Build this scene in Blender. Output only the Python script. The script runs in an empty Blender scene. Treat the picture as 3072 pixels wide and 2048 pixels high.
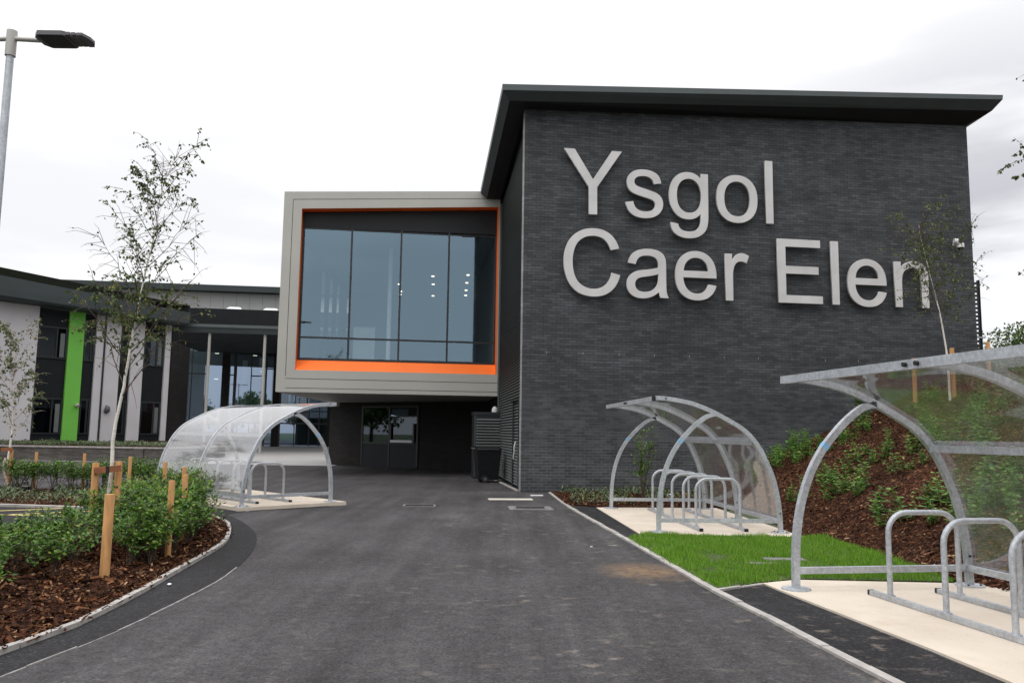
import bpy, bmesh, math, random
from mathutils import Vector, Matrix
from mathutils.geometry import tessellate_polygon
from mathutils import noise as mnoise
R = math.radians
random.seed(7)
scene = bpy.context.scene
col = scene.collection
V3 = Vector

# ------------------------------------------------------------------ mesh builder
class MB:
    def __init__(s):
        s.v = []; s.f = []; s.sm = []
    def face(s, pts, smooth=False):
        n = len(s.v); s.v += [tuple(p) for p in pts]; s.f.append(tuple(range(n, n + len(pts)))); s.sm.append(smooth)
    def add(s, vs, fs, smooth=False):
        n = len(s.v); s.v += [tuple(p) for p in vs]
        for f in fs: s.f.append(tuple(i + n for i in f)); s.sm.append(smooth)
    def box(s, x0, x1, y0, y1, z0, z1):
        s.hexa([(x0,y0,z0),(x1,y0,z0),(x1,y1,z0),(x0,y1,z0),(x0,y0,z1),(x1,y0,z1),(x1,y1,z1),(x0,y1,z1)])
    def hexa(s, p):
        s.add(p, [(3,2,1,0),(4,5,6,7),(0,1,5,4),(1,2,6,5),(2,3,7,6),(3,0,4,7)])
    def bar(s, a, b, w, h=None, up=(0,0,1)):
        a = V3(a); b = V3(b); h = h or w
        d = (b - a).normalized(); sd = d.cross(V3(up))
        if sd.length < 1e-4: sd = d.cross(V3((0,1,0)))
        sd.normalize(); u = sd.cross(d).normalized()
        q = []
        for c in (a, b):
            for i, j in ((-1,-1),(1,-1),(1,1),(-1,1)): q.append(c + sd*(i*w/2) + u*(j*h/2))
        s.add(q, [(0,1,2,3),(7,6,5,4),(0,4,5,1),(1,5,6,2),(2,6,7,3),(3,7,4,0)])
    def tube(s, pts, r, n=10, smooth=True, caps=True):
        pts = [V3(p) for p in pts]; m = len(pts)
        rs = r if isinstance(r, (list, tuple)) else [r]*m
        ref = None; rings = []
        for i in range(m):
            t = (pts[min(i+1, m-1)] - pts[max(i-1, 0)])
            if t.length < 1e-6: t = V3((0,0,1))
            t.normalize()
            if ref is None:
                ref = V3((1,0,0)) if abs(t.x) < .9 else V3((0,1,0))
            a = (ref - t*ref.dot(t)).normalized(); b = t.cross(a); ref = a
            rings.append([pts[i] + (a*math.cos(2*math.pi*k/n) + b*math.sin(2*math.pi*k/n))*rs[i] for k in range(n)])
        vs = [p for ring in rings for p in ring]
        fs = [(i*n+k, i*n+(k+1) % n, (i+1)*n+(k+1) % n, (i+1)*n+k) for i in range(m-1) for k in range(n)]
        s.add(vs, fs, smooth)
        if caps:
            s.face(list(reversed(rings[0]))); s.face(rings[-1])
    def disc(s, c, r, h, n=24):
        c = V3(c); s.tube([c, c + V3((0,0,h))], r, n, smooth=False)
    def sweep_xz(s, pts, y, w, d):   # rectangular section swept along a polyline in the xz plane
        m = len(pts); L = []; Rr = []
        for i in range(m):
            a = pts[max(i-1,0)]; b = pts[min(i+1,m-1)]
            tx, tz = b[0]-a[0], b[1]-a[1]; l = math.hypot(tx, tz); nx, nz = -tz/l, tx/l
            L.append((pts[i][0]+nx*w/2, pts[i][1]+nz*w/2)); Rr.append((pts[i][0]-nx*w/2, pts[i][1]-nz*w/2))
        vs = []
        for i in range(m):
            vs += [(L[i][0],y-d/2,L[i][1]),(Rr[i][0],y-d/2,Rr[i][1]),(Rr[i][0],y+d/2,Rr[i][1]),(L[i][0],y+d/2,L[i][1])]
        fs = [(0,1,2,3), tuple((m-1)*4+k for k in (3,2,1,0))]
        for i in range(m-1):
            for k in range(4): fs.append((i*4+k, (i+1)*4+k, (i+1)*4+(k+1)%4, i*4+(k+1)%4))
        s.add(vs, fs)
    def prism(s, poly, z0, z1):      # vertical prism over a plan polygon
        n = len(poly)
        tri = tessellate_polygon([[V3((p[0],p[1],0)) for p in poly]])
        area = sum(poly[i][0]*poly[(i+1)%n][1]-poly[(i+1)%n][0]*poly[i][1] for i in range(n))
        vs = [(p[0],p[1],z0) for p in poly] + [(p[0],p[1],z1) for p in poly]
        fs = []
        for t in tri:
            a = [poly[i] for i in t]
            ar = (a[1][0]-a[0][0])*(a[2][1]-a[0][1])-(a[2][0]-a[0][0])*(a[1][1]-a[0][1])
            t2 = t if ar > 0 else (t[0],t[2],t[1])
            fs.append(tuple(i+n for i in t2)); fs.append(tuple(reversed(t2)))
        for i in range(n):
            j = (i+1) % n
            fs.append((i,j,j+n,i+n) if area > 0 else (j,i,i+n,j+n))
        s.add(vs, fs)
    def build(s, name, m, parent=None, loc=None, rotz=0):
        me = bpy.data.meshes.new(name); me.from_pydata(s.v, [], s.f); me.update()
        if any(s.sm): me.polygons.foreach_set('use_smooth', s.sm)
        if m: me.materials.append(m)
        o = bpy.data.objects.new(name, me); col.objects.link(o)
        if parent: o.parent = parent
        if loc: o.location = loc
        o.rotation_euler.z = rotz
        return o

def tag(o, label=None, cat=None, group=None, kind=None):
    if label: o['label'] = label
    if cat: o['category'] = cat
    if group: o['group'] = group
    if kind: o['kind'] = kind
    return o
def empty(name, loc, rz=0, label=None, cat=None, group=None):
    o = bpy.data.objects.new(name, None); col.objects.link(o); o.location = loc; o.rotation_euler.z = rz
    o.empty_display_size = .2
    return tag(o, label, cat, group)
def struct(o): o['kind'] = 'structure'; return o
def copy_tree(o, parent=None):
    c = o.copy(); col.objects.link(c)
    if parent: c.parent = parent
    for ch in list(o.children): copy_tree(ch, c)
    return c

# ------------------------------------------------------------------ materials
class NT:
    def __init__(s, name):
        s.m = bpy.data.materials.new(name); s.m.use_nodes = True; s.t = s.m.node_tree; s.t.nodes.clear()
        s.out = s.n('ShaderNodeOutputMaterial')
    def n(s, typ, **kw):
        nd = s.t.nodes.new(typ)
        for k, v in kw.items():
            if k.startswith('i_'):
                key = k[2:].replace('_', ' ')
                nd.inputs[key].default_value = v
            else: setattr(nd, k, v)
        return nd
    def l(s, a, b): s.t.links.new(a, b)
    def obj(s): return s.n('ShaderNodeTexCoord').outputs['Object']
    def noise(s, vec, scale, detail=4, rough=.55):
        nd = s.n('ShaderNodeTexNoise', i_Scale=scale, i_Detail=detail, i_Roughness=rough); s.l(vec, nd.inputs['Vector']); return nd.outputs['Fac']
    def ramp(s, fac, stops):
        nd = s.n('ShaderNodeValToRGB'); s.l(fac, nd.inputs['Fac']); e = nd.color_ramp.elements
        while len(e) < len(stops): e.new(.5)
        for i, (p, c) in enumerate(stops):
            e[i].position = p; e[i].color = (c[0], c[1], c[2], 1) if hasattr(c, '__len__') else (c, c, c, 1)
        return nd.outputs['Color']
    def mix(s, fac, a, b, mode='MIX'):
        nd = s.n('ShaderNodeMix', data_type='RGBA', blend_type=mode)
        for key, val in ((0, fac), (6, a), (7, b)):
            if isinstance(val, (int, float)): nd.inputs[key].default_value = val if key == 0 else (val, val, val, 1)
            elif isinstance(val, tuple): nd.inputs[key].default_value = (val[0], val[1], val[2], 1)
            else: s.l(val, nd.inputs[key])
        return nd.outputs[2]
    def math(s, op, a, b=0.):
        nd = s.n('ShaderNodeMath', operation=op)
        for i, v in enumerate((a, b)):
            if isinstance(v, (int, float)): nd.inputs[i].default_value = v
            else: s.l(v, nd.inputs[i])
        return nd.outputs[0]
    def mapv(s, vec, sc):
        nd = s.n('ShaderNodeMapping'); nd.inputs['Scale'].default_value = sc; s.l(vec, nd.inputs['Vector']); return nd.outputs['Vector']
    def bump(s, h, strength, dist=.01):
        nd = s.n('ShaderNodeBump', i_Strength=strength, i_Distance=dist); s.l(h, nd.inputs['Height']); return nd.outputs['Normal']
    def pbr(s, colr, rough=.7, metal=0., normal=None, spec=.5):
        b = s.n('ShaderNodeBsdfPrincipled')
        for k, v in (('Base Color', colr), ('Roughness', rough), ('Metallic', metal), ('Specular IOR Level', spec)):
            if isinstance(v, (int, float)): b.inputs[k].default_value = v
            elif isinstance(v, tuple): b.inputs[k].default_value = (v[0], v[1], v[2], 1)
            else: s.l(v, b.inputs[k])
        if normal: s.l(normal, b.inputs['Normal'])
        s.l(b.outputs[0], s.out.inputs[0]); return b

def surf(name, c, var=.2, scale=3., rough=.7, metal=0., bump=.15, bscale=60., spec=.5, stretch=(1,1,1)):
    t = NT(name); v = t.mapv(t.obj(), stretch)
    f = t.noise(v, scale, 5)
    lo = tuple(x*(1-var) for x in c); hi = tuple(min(1, x*(1+var)) for x in c)
    cc = t.ramp(f, [(.3, lo), (.7, hi)])
    h = t.noise(v, bscale, 3)
    rr = t.math('ADD', t.math('MULTIPLY', f, .2), rough-.1)
    t.pbr(cc, rr, metal, t.bump(h, bump, .004), spec)
    return t.m

def brick(name, axis, c1, c2, mortar, low_mortar=None):
    t = NT(name); o = t.obj(); sp = t.n('ShaderNodeSeparateXYZ'); t.l(o, sp.inputs[0])
    cb = t.n('ShaderNodeCombineXYZ'); t.l(sp.outputs[axis], cb.inputs[0]); t.l(sp.outputs[2], cb.inputs[1])
    b = t.n('ShaderNodeTexBrick', offset=.5)
    b.inputs['Scale'].default_value = 1.; b.inputs['Brick Width'].default_value = .225; b.inputs['Row Height'].default_value = .075
    b.inputs['Mortar Size'].default_value = .0055; b.inputs['Mortar Smooth'].default_value = .2; b.inputs['Bias'].default_value = -.15
    t.l(cb.outputs[0], b.inputs['Vector'])
    b.inputs['Color1'].default_value = (*c1, 1); b.inputs['Color2'].default_value = (*c2, 1)
    if low_mortar:
        zz = t.math('ADD', sp.outputs[2], t.math('MULTIPLY', t.noise(cb.outputs[0], .8, 3), 1.1))
        f = t.ramp(t.math('MULTIPLY', zz, .25), [(.28, 1.), (.85, 0.)])
        mc = t.mix(f, mortar, low_mortar); t.l(mc, b.inputs['Mortar'])
    else: b.inputs['Mortar'].default_value = (*mortar, 1)
    row = t.noise(t.mapv(cb.outputs[0], (1.1, 13, 1)), 1., 3, .6)
    big = t.noise(t.mapv(cb.outputs[0], (.35, 1.6, 1)), 1., 4, .6)
    k = t.ramp(row, [(.3, .74), (.68, 1.22)]); k2 = t.ramp(big, [(.3, .74), (.7, 1.24)])
    c = t.mix(1., b.outputs['Color'], k, 'MULTIPLY'); c = t.mix(1., c, k2, 'MULTIPLY')
    fine = t.noise(cb.outputs[0], 90, 3); c = t.mix(.35, c, t.ramp(fine, [(.2,.5),(.8,1.5)]), 'MULTIPLY')
    h = t.math('SUBTRACT', t.math('MULTIPLY', fine, .25), b.outputs['Fac'])
    run = t.noise(t.mapv(cb.outputs[0], (2.6, .16, 1)), 1., 4, .6); c = t.mix(1., c, t.ramp(run, [(.3, .86), (.72, 1.12)]), 'MULTIPLY')
    t.pbr(c, .7, 0, t.bump(h, .5, .006), .25)
    return t.m

def asphalt(name, base, dusty=0.):
    t = NT(name); o = t.obj()
    f1 = t.noise(o, 120, 3, .7); f2 = t.noise(o, .45, 5, .6); f3 = t.noise(t.mapv(o, (1.6, .45, 1)), 1.3, 4, .6)
    c = t.ramp(f1, [(.25, tuple(x*.45 for x in base)), (.5, base), (.75, tuple(x*1.7 for x in base))])
    c = t.mix(1., c, t.ramp(f2, [(.3, .70), (.7, 1.26)]), 'MULTIPLY')
    c = t.mix(1., c, t.ramp(f3, [(.3, .80), (.7, 1.16)]), 'MULTIPLY')
    grit = t.noise(o, 42, 2, .5); c = t.mix(.8, c, t.ramp(grit, [(.3, .62), (.72, 1.45)]), 'MULTIPLY')
    g2 = t.noise(o, 11, 4, .7); c = t.mix(.9, c, t.ramp(g2, [(.3, .66), (.7, 1.34)]), 'MULTIPLY')
    vo = t.n('ShaderNodeTexVoronoi', i_Scale=75.); t.l(o, vo.inputs['Vector']); sc_ = t.n('ShaderNodeSeparateColor'); t.l(vo.outputs['Color'], sc_.inputs[0])
    c = t.mix(t.ramp(sc_.outputs[0], [(.90, 0.), (.98, .22)]), c, (.16, .155, .15)); c = t.mix(1., c, t.ramp(sc_.outputs[1], [(0, .84), (1, 1.15)]), 'MULTIPLY')
    if dusty:
        # thin scuffs of pale dried mud
        s1 = t.noise(t.mapv(o, (1, 1.25, 1)), 4.6, 6, .62); s2 = t.noise(o, .5, 3)
        sx = t.n('ShaderNodeSeparateXYZ'); t.l(o, sx.inputs[0])
        side = t.n('ShaderNodeMapRange'); side.inputs[1].default_value = -2.2; side.inputs[2].default_value = 1.6; t.l(sx.outputs[0], side.inputs[0])
        m = t.math('MULTIPLY', t.ramp(s1, [(.565, 0.), (.69, .9)]), t.ramp(s2, [(.40, .12), (.62, 1.)]))
        m = t.math('MULTIPLY', m, t.math('ADD', t.math('MULTIPLY', side.outputs[0], .75), .25))
        c = t.mix(t.math('MULTIPLY', m, dusty), c, (.21, .18, .155))
        # long scuffed wheel tracks
        tr = t.noise(t.mapv(o, (2.4, .12, 1)), 1., 4, .6)
        c = t.mix(1., c, t.ramp(tr, [(.35, .80), (.65, 1.2)]), 'MULTIPLY')
        # sand washed out at the kerb
        d = t.n('ShaderNodeVectorMath', operation='DISTANCE'); t.l(t.mapv(o, (1, .8, 1)), d.inputs[0]); d.inputs[1].default_value = (1.5, 9.25*.8, 0)
        dd = t.math('ADD', d.outputs['Value'], t.math('MULTIPLY', t.noise(o, 3, 4), .55))
        c = t.mix(t.math('MULTIPLY', t.ramp(dd, [(.42, .9), (.85, 0.)]), t.ramp(t.noise(o, 9, 5, .7), [(.35, .25), (.6, 1.)])), c, (.20, .13, .075))
    t.pbr(c, .86, 0, t.bump(t.math('ADD', f1, grit), .55, .006), .2)
    return t.m

def island(name, stops, rough=.6, trans=0., spec=.3):
    t = NT(name); g = t.n('ShaderNodeNewGeometry')
    c = t.ramp(g.outputs['Random Per Island'], stops)
    b = t.pbr(c, rough, 0, None, spec)
    if trans:
        tr = t.n('ShaderNodeBsdfTranslucent'); t.l(t.mix(1., c, (1.1, 1.25, .7), 'MULTIPLY'), tr.inputs[0])
        mx = t.n('ShaderNodeMixShader'); mx.inputs[0].default_value = trans
        t.l(b.outputs[0], mx.inputs[1]); t.l(tr.outputs[0], mx.inputs[2]); t.l(mx.outputs[0], t.out.inputs[0])
    return t.m

def pane(name, refl, tint, gcol=(1,1,1), haze=0., ior=1.5):
    """clear sheet: what is behind it, plus a Fresnel reflection, plus a little surface haze"""
    t = NT(name)
    tr = t.n('ShaderNodeBsdfTransparent'); tr.inputs[0].default_value = (*tint, 1)
    gl = t.n('ShaderNodeBsdfGlossy'); gl.inputs['Color'].default_value = (*gcol, 1); gl.inputs['Roughness'].default_value = .015 if not haze else .07
    # Schlick reflectance of a thin sheet, the same from both sides
    ge = t.n('ShaderNodeNewGeometry'); dp = t.n('ShaderNodeVectorMath', operation='DOT_PRODUCT'); t.l(ge.outputs['Normal'], dp.inputs[0]); t.l(ge.outputs['Incoming'], dp.inputs[1])
    c1 = t.math('SUBTRACT', 1., t.math('ABSOLUTE', dp.outputs['Value'])); f0 = 2*((ior-1)/(ior+1))**2
    f = t.math('ADD', t.math('MULTIPLY', t.math('POWER', c1, 4.), .9-f0), f0+refl)
    mx = t.n('ShaderNodeMixShader'); t.l(f, mx.inputs[0]); t.l(tr.outputs[0], mx.inputs[1]); t.l(gl.outputs[0], mx.inputs[2])
    last = mx.outputs[0]
    if haze:
        df = t.n('ShaderNodeBsdfDiffuse'); df.inputs[0].default_value = (.58,.58,.60,1)
        sm = t.ramp(t.noise(t.mapv(t.obj(), (1, 3, 3)), 2.5, 4), [(.3, haze*.5), (.75, haze*1.7)])
        m2 = t.n('ShaderNodeMixShader'); t.l(sm, m2.inputs[0]); t.l(last, m2.inputs[1]); t.l(df.outputs[0], m2.inputs[2]); last = m2.outputs[0]
    t.l(last, t.out.inputs[0]); return t.m

def glow(name, c, s):
    t = NT(name); e = t.n('ShaderNodeEmission'); e.inputs[0].default_value = (*c, 1); e.inputs[1].default_value = s; t.l(e.outputs[0], t.out.inputs[0]); return t.m

def galv():
    t = NT('galvanised_steel'); o = t.obj()
    f = t.noise(o, 28, 3, .6); f2 = t.noise(o, 3, 3)
    vo = t.n('ShaderNodeTexVoronoi', i_Scale=70.); t.l(o, vo.inputs['Vector'])
    c = t.ramp(f, [(.3, (.35,.375,.40)), (.7, (.53,.555,.585))]); c = t.mix(.5, c, t.mix(1., c, t.ramp(vo.outputs['Distance'], [(0, .8), (.6, 1.2)]), 'MULTIPLY'))
    c = t.mix(1., c, t.ramp(f2, [(.3,.85),(.7,1.12)]), 'MULTIPLY')
    t.pbr(c, t.ramp(f, [(.3,.42),(.7,.6)]), .55, t.bump(f, .08, .003)); return t.m

def bark():
    t = NT('birch_bark'); o = t.obj()
    f = t.noise(t.mapv(o, (5, 5, 26)), 1., 4, .7); g = t.noise(t.mapv(o, (9, 9, 7)), 1., 2)
    c = t.ramp(f, [(.2, (.32,.28,.24)), (.45, (.66,.62,.56)), (.8, (.78,.76,.71))])
    c = t.mix(t.ramp(g, [(.63, 0.), (.70, 1.)]), c, (.05,.045,.04))
    t.pbr(c, .7, 0, t.bump(f, .3, .004)); return t.m

M = {}
M['brick'] = brick('dark_engineering_brick', 0, (.046,.051,.056), (.080,.086,.092), (.023,.024,.026), (.15,.145,.135))
M['brick_side'] = brick('dark_engineering_brick_side', 1, (.058,.062,.076), (.094,.096,.112), (.030,.031,.036), (.17,.16,.15))
M['brick_return'] = brick('pale_brick_return', 1, (.27,.262,.262), (.34,.33,.325), (.25,.24,.235))  # corner return, much paler brick than the main wall
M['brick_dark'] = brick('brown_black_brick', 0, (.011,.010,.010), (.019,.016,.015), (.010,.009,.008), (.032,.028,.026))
M['brick_ret'] = brick('grey_retaining_brick', 0, (.085,.078,.072), (.13,.118,.105), (.045,.042,.04))
M['asphalt'] = asphalt('worn_asphalt', (.050,.0475,.0490), 1.)
M['asphalt_new'] = asphalt('fresh_asphalt', (.017,.0165,.018), 0.)
M['asphalt_side'] = asphalt('fresh_asphalt_muddy', (.017,.0165,.018), .6)
M['ground'] = surf('distant_turf', (.055,.08,.03), .3, .2, .95)
M['kerb'] = surf('concrete_edging', (.34,.32,.30), .25, 6, .85, bump=.5, bscale=40)
M['kerb_dim'] = surf('worn_edging', (.26,.25,.24), .35, 9, .85)
def concrete():
    t = NT('pale_concrete'); o = t.obj()
    c = t.ramp(t.noise(o, 1.3, 5), [(.3, (.54,.47,.385)), (.7, (.63,.56,.47))])
    c = t.mix(1., c, t.ramp(t.noise(t.mapv(o, (40, 1.5, 1)), 1., 3), [(.3,.975),(.7,1.015)]), 'MULTIPLY')
    st = t.math('MULTIPLY', t.ramp(t.noise(o, 1.1, 6, .65), [(.52, 0.), (.75, .55)]), 1.); c = t.mix(st, c, (.42,.33,.24))
    c = t.mix(t.ramp(t.noise(o, .6, 3), [(.6, 0.), (.75, .35)]), c, (.30,.28,.25))
    sp = t.noise(o, 38, 2); c = t.mix(t.ramp(sp, [(.70, 0.), (.74, .6)]), c, (.16,.11,.07))
    t.pbr(c, .88, 0, t.bump(t.noise(o, 90, 3), .3, .004), .3); return t.m
M['pad'] = concrete()
M['plaza'] = surf('grey_paving', (.33,.32,.31), .08, .8, .8)
def mulch():
    t = NT('bark_mulch_bed'); o = t.obj(); wv = t.n('ShaderNodeVectorMath', operation='MULTIPLY_ADD')
    nn = t.n('ShaderNodeTexNoise', i_Scale=9.); t.l(o, nn.inputs['Vector']); t.l(nn.outputs['Color'], wv.inputs[0]); wv.inputs[1].default_value = (.16,.16,.16); t.l(o, wv.inputs[2])
    vo = t.n('ShaderNodeTexVoronoi', i_Scale=26.); t.l(t.mapv(wv.outputs[0], (1,1.9,1.4)), vo.inputs['Vector'])
    sp = t.n('ShaderNodeSeparateColor'); t.l(vo.outputs['Color'], sp.inputs[0])
    c = t.ramp(sp.outputs[0], [(0, (.010,.005,.004)), (.45, (.030,.012,.007)), (.75, (.065,.025,.013)), (.93, (.13,.058,.03)), (1, (.25,.14,.08))])
    c = t.mix(1., c, t.ramp(t.noise(o, .9, 4), [(.3, .72), (.7, 1.25)]), 'MULTIPLY')
    t.pbr(c, .95, 0, t.bump(t.math('ADD', vo.outputs['Distance'], sp.outputs[1]), .9, .02), .08); return t.m
M['soil'] = mulch()
M['chips'] = island('bark_chips', [(0, (.012,.006,.004)), (.35, (.035,.014,.008)), (.62, (.080,.030,.014)), (.82, (.15,.062,.028)), (.94, (.30,.16,.08)), (1, (.42,.30,.19))], .85, 0, .12)
M['turf'] = surf('turf_soil', (.035,.055,.012), .4, 6, .95)
M['grass'] = island('grass_blades', [(0, (.048,.12,.008)), (.4, (.105,.25,.015)), (.8, (.19,.37,.028)), (.93, (.23,.34,.05)), (1, (.30,.27,.12))], .55, .3)
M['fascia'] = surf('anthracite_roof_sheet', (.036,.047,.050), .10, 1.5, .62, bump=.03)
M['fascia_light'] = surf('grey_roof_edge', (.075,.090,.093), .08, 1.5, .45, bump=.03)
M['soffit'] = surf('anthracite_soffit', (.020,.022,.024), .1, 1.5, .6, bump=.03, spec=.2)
M['louvre'] = surf('green_grey_louvre', (.115,.13,.125), .1, 2, .5, bump=.03)
M['black'] = surf('black_void', (.008,.009,.010), .2, 3, .8)
M['frame_grey'] = surf('pale_grey_cladding', (.41,.405,.365), .05, .7, .5, bump=.04)
M['joint'] = surf('panel_joint', (.06,.06,.055), .1, 3, .8)
M['orange'] = surf('orange_reveal', (.92,.17,.015), .05, 1, .45, bump=.02)
M['charcoal'] = surf('charcoal_panel', (.017,.019,.021), .12, 2, .45, bump=.03, spec=.25)
M['mullion'] = surf('dark_window_frame', (.018,.02,.023), .1, 3, .4)
M['letter'] = surf('brushed_steel_letter', (.56,.55,.54), .10, 1.6, .48, .25, bump=.08, bscale=30)
M['glass'] = pane('bay_glass', .20, (.84,.93,.95), (.49,.70,.86))
M['glass_dark'] = pane('entrance_glass', .40, (.50,.64,.68), (.54,.68,.90))
M['glass_black'] = pane('dark_glass', .015, (.25,.3,.33), (.7,.8,.95))
M['poly'] = pane('clear_polycarbonate', .11, (.86,.85,.86), (1,1,1), .105, 1.62)
M['galv'] = galv()
M['white_render'] = surf('white_render_panel', (.55,.53,.545), .05, 1, .8, bump=.15)
M['green_render'] = surf('green_render_panel', (.15,.47,.06), .05, 1, .7, bump=.15)
M['wing_clad'] = surf('dark_brick_infill', (.009,.011,.013), .2, 2, .6, spec=.2)
M['grey_clad'] = surf('light_grey_cladding', (.34,.34,.335), .04, 1, .6)
M['post_grey'] = surf('pale_steel_post', (.42,.41,.38), .06, 2, .5, .2)
M['wood'] = surf('peeled_timber', (.46,.24,.09), .28, 7, .8, bump=.4, bscale=30, stretch=(4,4,.5))
M['wood_dark'] = surf('stained_timber', (.25,.095,.04), .35, 7, .8, bump=.4, bscale=30)
M['rubber'] = surf('black_rubber', (.012,.012,.012), .2, 9, .7)
M['plastic'] = surf('black_bin_plastic', (.006,.0065,.008), .25, 4, .5, spec=.3)
M['white'] = surf('white_plastic', (.72,.72,.70), .05, 5, .4)
M['grey_plastic'] = surf('grey_plastic', (.10,.10,.11), .1, 5, .5)
M['yellow'] = surf('yellow_road_paint', (.62,.47,.17), .15, 12, .8)
M['grate'] = surf('iron_grating', (.030,.031,.033), .2, 9, .6, .4)
M['slab_w'] = surf('pale_cover_slab', (.62,.58,.50), .1, 3, .85)
M['dust'] = surf('cement_surround', (.16,.155,.15), .25, 5, .9)
M['bark'] = bark()
M['twig'] = surf('brown_twig', (.070,.048,.033), .3, 9, .8)
M['stem_pale'] = surf('pale_branch', (.42,.34,.27), .3, 9, .8)
LG = [(0, (.022,.040,.010)), (.5, (.045,.085,.016)), (.85, (.085,.135,.028)), (1, (.16,.20,.05))]
M['leaf_birch'] = island('birch_leaf', [(0, (.040,.056,.020)), (.6, (.075,.11,.034)), (.9, (.14,.18,.06)), (1, (.26,.21,.07))], .5, .25)
M['leaf_shrub'] = island('shrub_leaf', [(0, (.022,.055,.010)), (.4, (.050,.125,.015)), (.75, (.10,.21,.024)), (.94, (.20,.31,.045)), (1, (.28,.24,.06))], .42, .28)
M['leaf_weed'] = island('weed_leaf', [(0, (.035,.090,.016)), (.5, (.080,.19,.032)), (.9, (.16,.29,.055)), (1, (.24,.30,.07))], .5, .25)
M['leaf_cover'] = island('ground_cover_leaf', [(0, (.035,.055,.026)), (.5, (.075,.105,.045)), (.9, (.13,.165,.085)), (1, (.22,.22,.12))], .5, .15)
M['leaf_dark'] = island('woodland_leaf', LG, .6, .15)
M['room'] = surf('room_wall', (.16,.18,.19), .05, .5, .9)
M['room_floor'] = surf('room_floor', (.10,.11,.11), .05, .5, .9)
M['board'] = surf('pale_board', (.80,.82,.82), .03, 1, .6)
M['lamp_on'] = glow('lit_downlight', (1, .86, .62), 3.5)
M['teal'] = surf('teal_screen', (.03,.16,.15), .1, .5, .6)
M['blue_tape'] = surf('blue_tape', (.22,.45,.66), .1, 5, .5)
M['paper'] = surf('crumpled_paper', (.75,.75,.75), .1, 20, .8)

# ------------------------------------------------------------------ ground, roads, paths
mb = MB(); mb.face([(-400,-300,-.012),(400,-300,-.012),(400,600,-.012),(-400,600,-.012)])
g = struct(mb.build('ground', M['ground'])); g['label'] = 'grassland around the school'
mb = MB(); mb.prism([(-60,-25),(6,-25),(6,3),(4.2,9),(4.5,13),(4.3,21.6),(1,21.5),(-.2,28),(-.6,37),(-60,37)], -.01, .0)
struct(mb.build('road', M['asphalt']))
# paved forecourt rising gently to the entrance
mb = MB(); mb.hexa([(-22,36.6,-.02),(-7.7,35.4,-.02),(-6,62,-.02),(-30,62,-.02),(-22,36.6,.004),(-7.7,35.4,.004),(-6,62,.36),(-30,62,.36)])
struct(mb.build('forecourt', M['plaza']))

kerbR = [(1.02,21.2),(1.2,17.53),(1.47,14.31),(1.69,11.91),(1.89,9.62),(2.0,8.14),(2.15,7.1),(2.28,6.01),(2.40,5.1),(2.62,3.5),(2.9,1.5)]
kerbL = [(-3.9,2.0),(-3.52,4.4),(-3.36,5.57),(-3.27,6.21),(-3.34,7.39),(-3.48,8.66),(-3.63,10.05),(-3.80,11.1),(-4.16,12.3),(-4.55,13.3),(-4.99,14.03),(-5.43,14.71)]
pathL = [(-3.5,2.0),(-3.16,4.2),(-3.05,5.09),(-2.96,5.68),(-2.89,6.44),(-2.87,7.43),(-2.90,8.4),(-3.05,9.6),(-3.34,10.94),(-3.70,12.07),(-4.15,13.1),(-4.62,14.0),(-5.0,14.6)]
def smooth_line(p, n=5):
    out = []
    for i in range(len(p)-1):
        p0, p1, p2, p3 = p[max(i-1,0)], p[i], p[i+1], p[min(i+2,len(p)-1)]
        for k in range(n):
            t = k/n
            out.append(tuple(.5*((2*p1[a])+(-p0[a]+p2[a])*t+(2*p0[a]-5*p1[a]+4*p2[a]-p3[a])*t*t+(-p0[a]+3*p1[a]-3*p2[a]+p3[a])*t**3) for a in (0,1)))
    out.append(p[-1]); return out
kL = smooth_line(kerbL); pL = smooth_line(pathL)
def edging(name, line, w, z0, z1, mat, unit=.9):
    """concrete edging laid in short units with slightly uneven joints"""
    mb = MB(); acc = []
    # resample
    L = [0]
    for i in range(len(line)-1): L.append(L[-1]+math.dist(line[i], line[i+1]))
    n = max(1, int(L[-1]/unit))
    def at(d):
        for i in range(len(L)-1):
            if d <= L[i+1] or i == len(L)-2:
                t = (d-L[i])/(L[i+1]-L[i]); return V3((line[i][0]+(line[i+1][0]-line[i][0])*t, line[i][1]+(line[i+1][1]-line[i][1])*t, 0))
    rnd = random.Random(len(line))
    for k in range(n):
        a = at(L[-1]*k/n); b = at(L[-1]*(k+1)/n); d = (b-a).normalized(); nn = V3((-d.y, d.x, 0))
        a += d*.004; b -= d*.004; dz = rnd.uniform(-.004,.004); o = rnd.uniform(-.003,.003)
        q = []
        for z in (z0, z1+dz):
            for p, s in ((a,-1),(b,-1),(b,1),(a,1)): q.append(tuple((p+nn*(s*w/2+o)))[:2]+(z,))
        mb.hexa(q)
    return struct(mb.build(name, mat))
def sheet(name, poly, z, mat, z0=-.02):
    mb = MB(); mb.prism(poly, z0, z); return struct(mb.build(name, mat))
sheet('path', pL + list(reversed(kL)) , .006, M['asphalt_new'], -.02)
sheet('path', [(-5.0,14.6),(-4.9,15.35),(-3.5,16.5),(-4.2,16.9),(-7.2,18.6),(-6.2,16.2),(-5.43,14.71)], .005, M['asphalt_new'])
edging('kerb', kL, .055, -.02, .045, M['kerb'], .6)
edging('kerb', pL[:34], .012, -.02, .009, M['kerb_dim'], .45)
edging('kerb', smooth_line(kerbR, 3), .075, -.02, .022, M['kerb'], .5)
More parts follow.
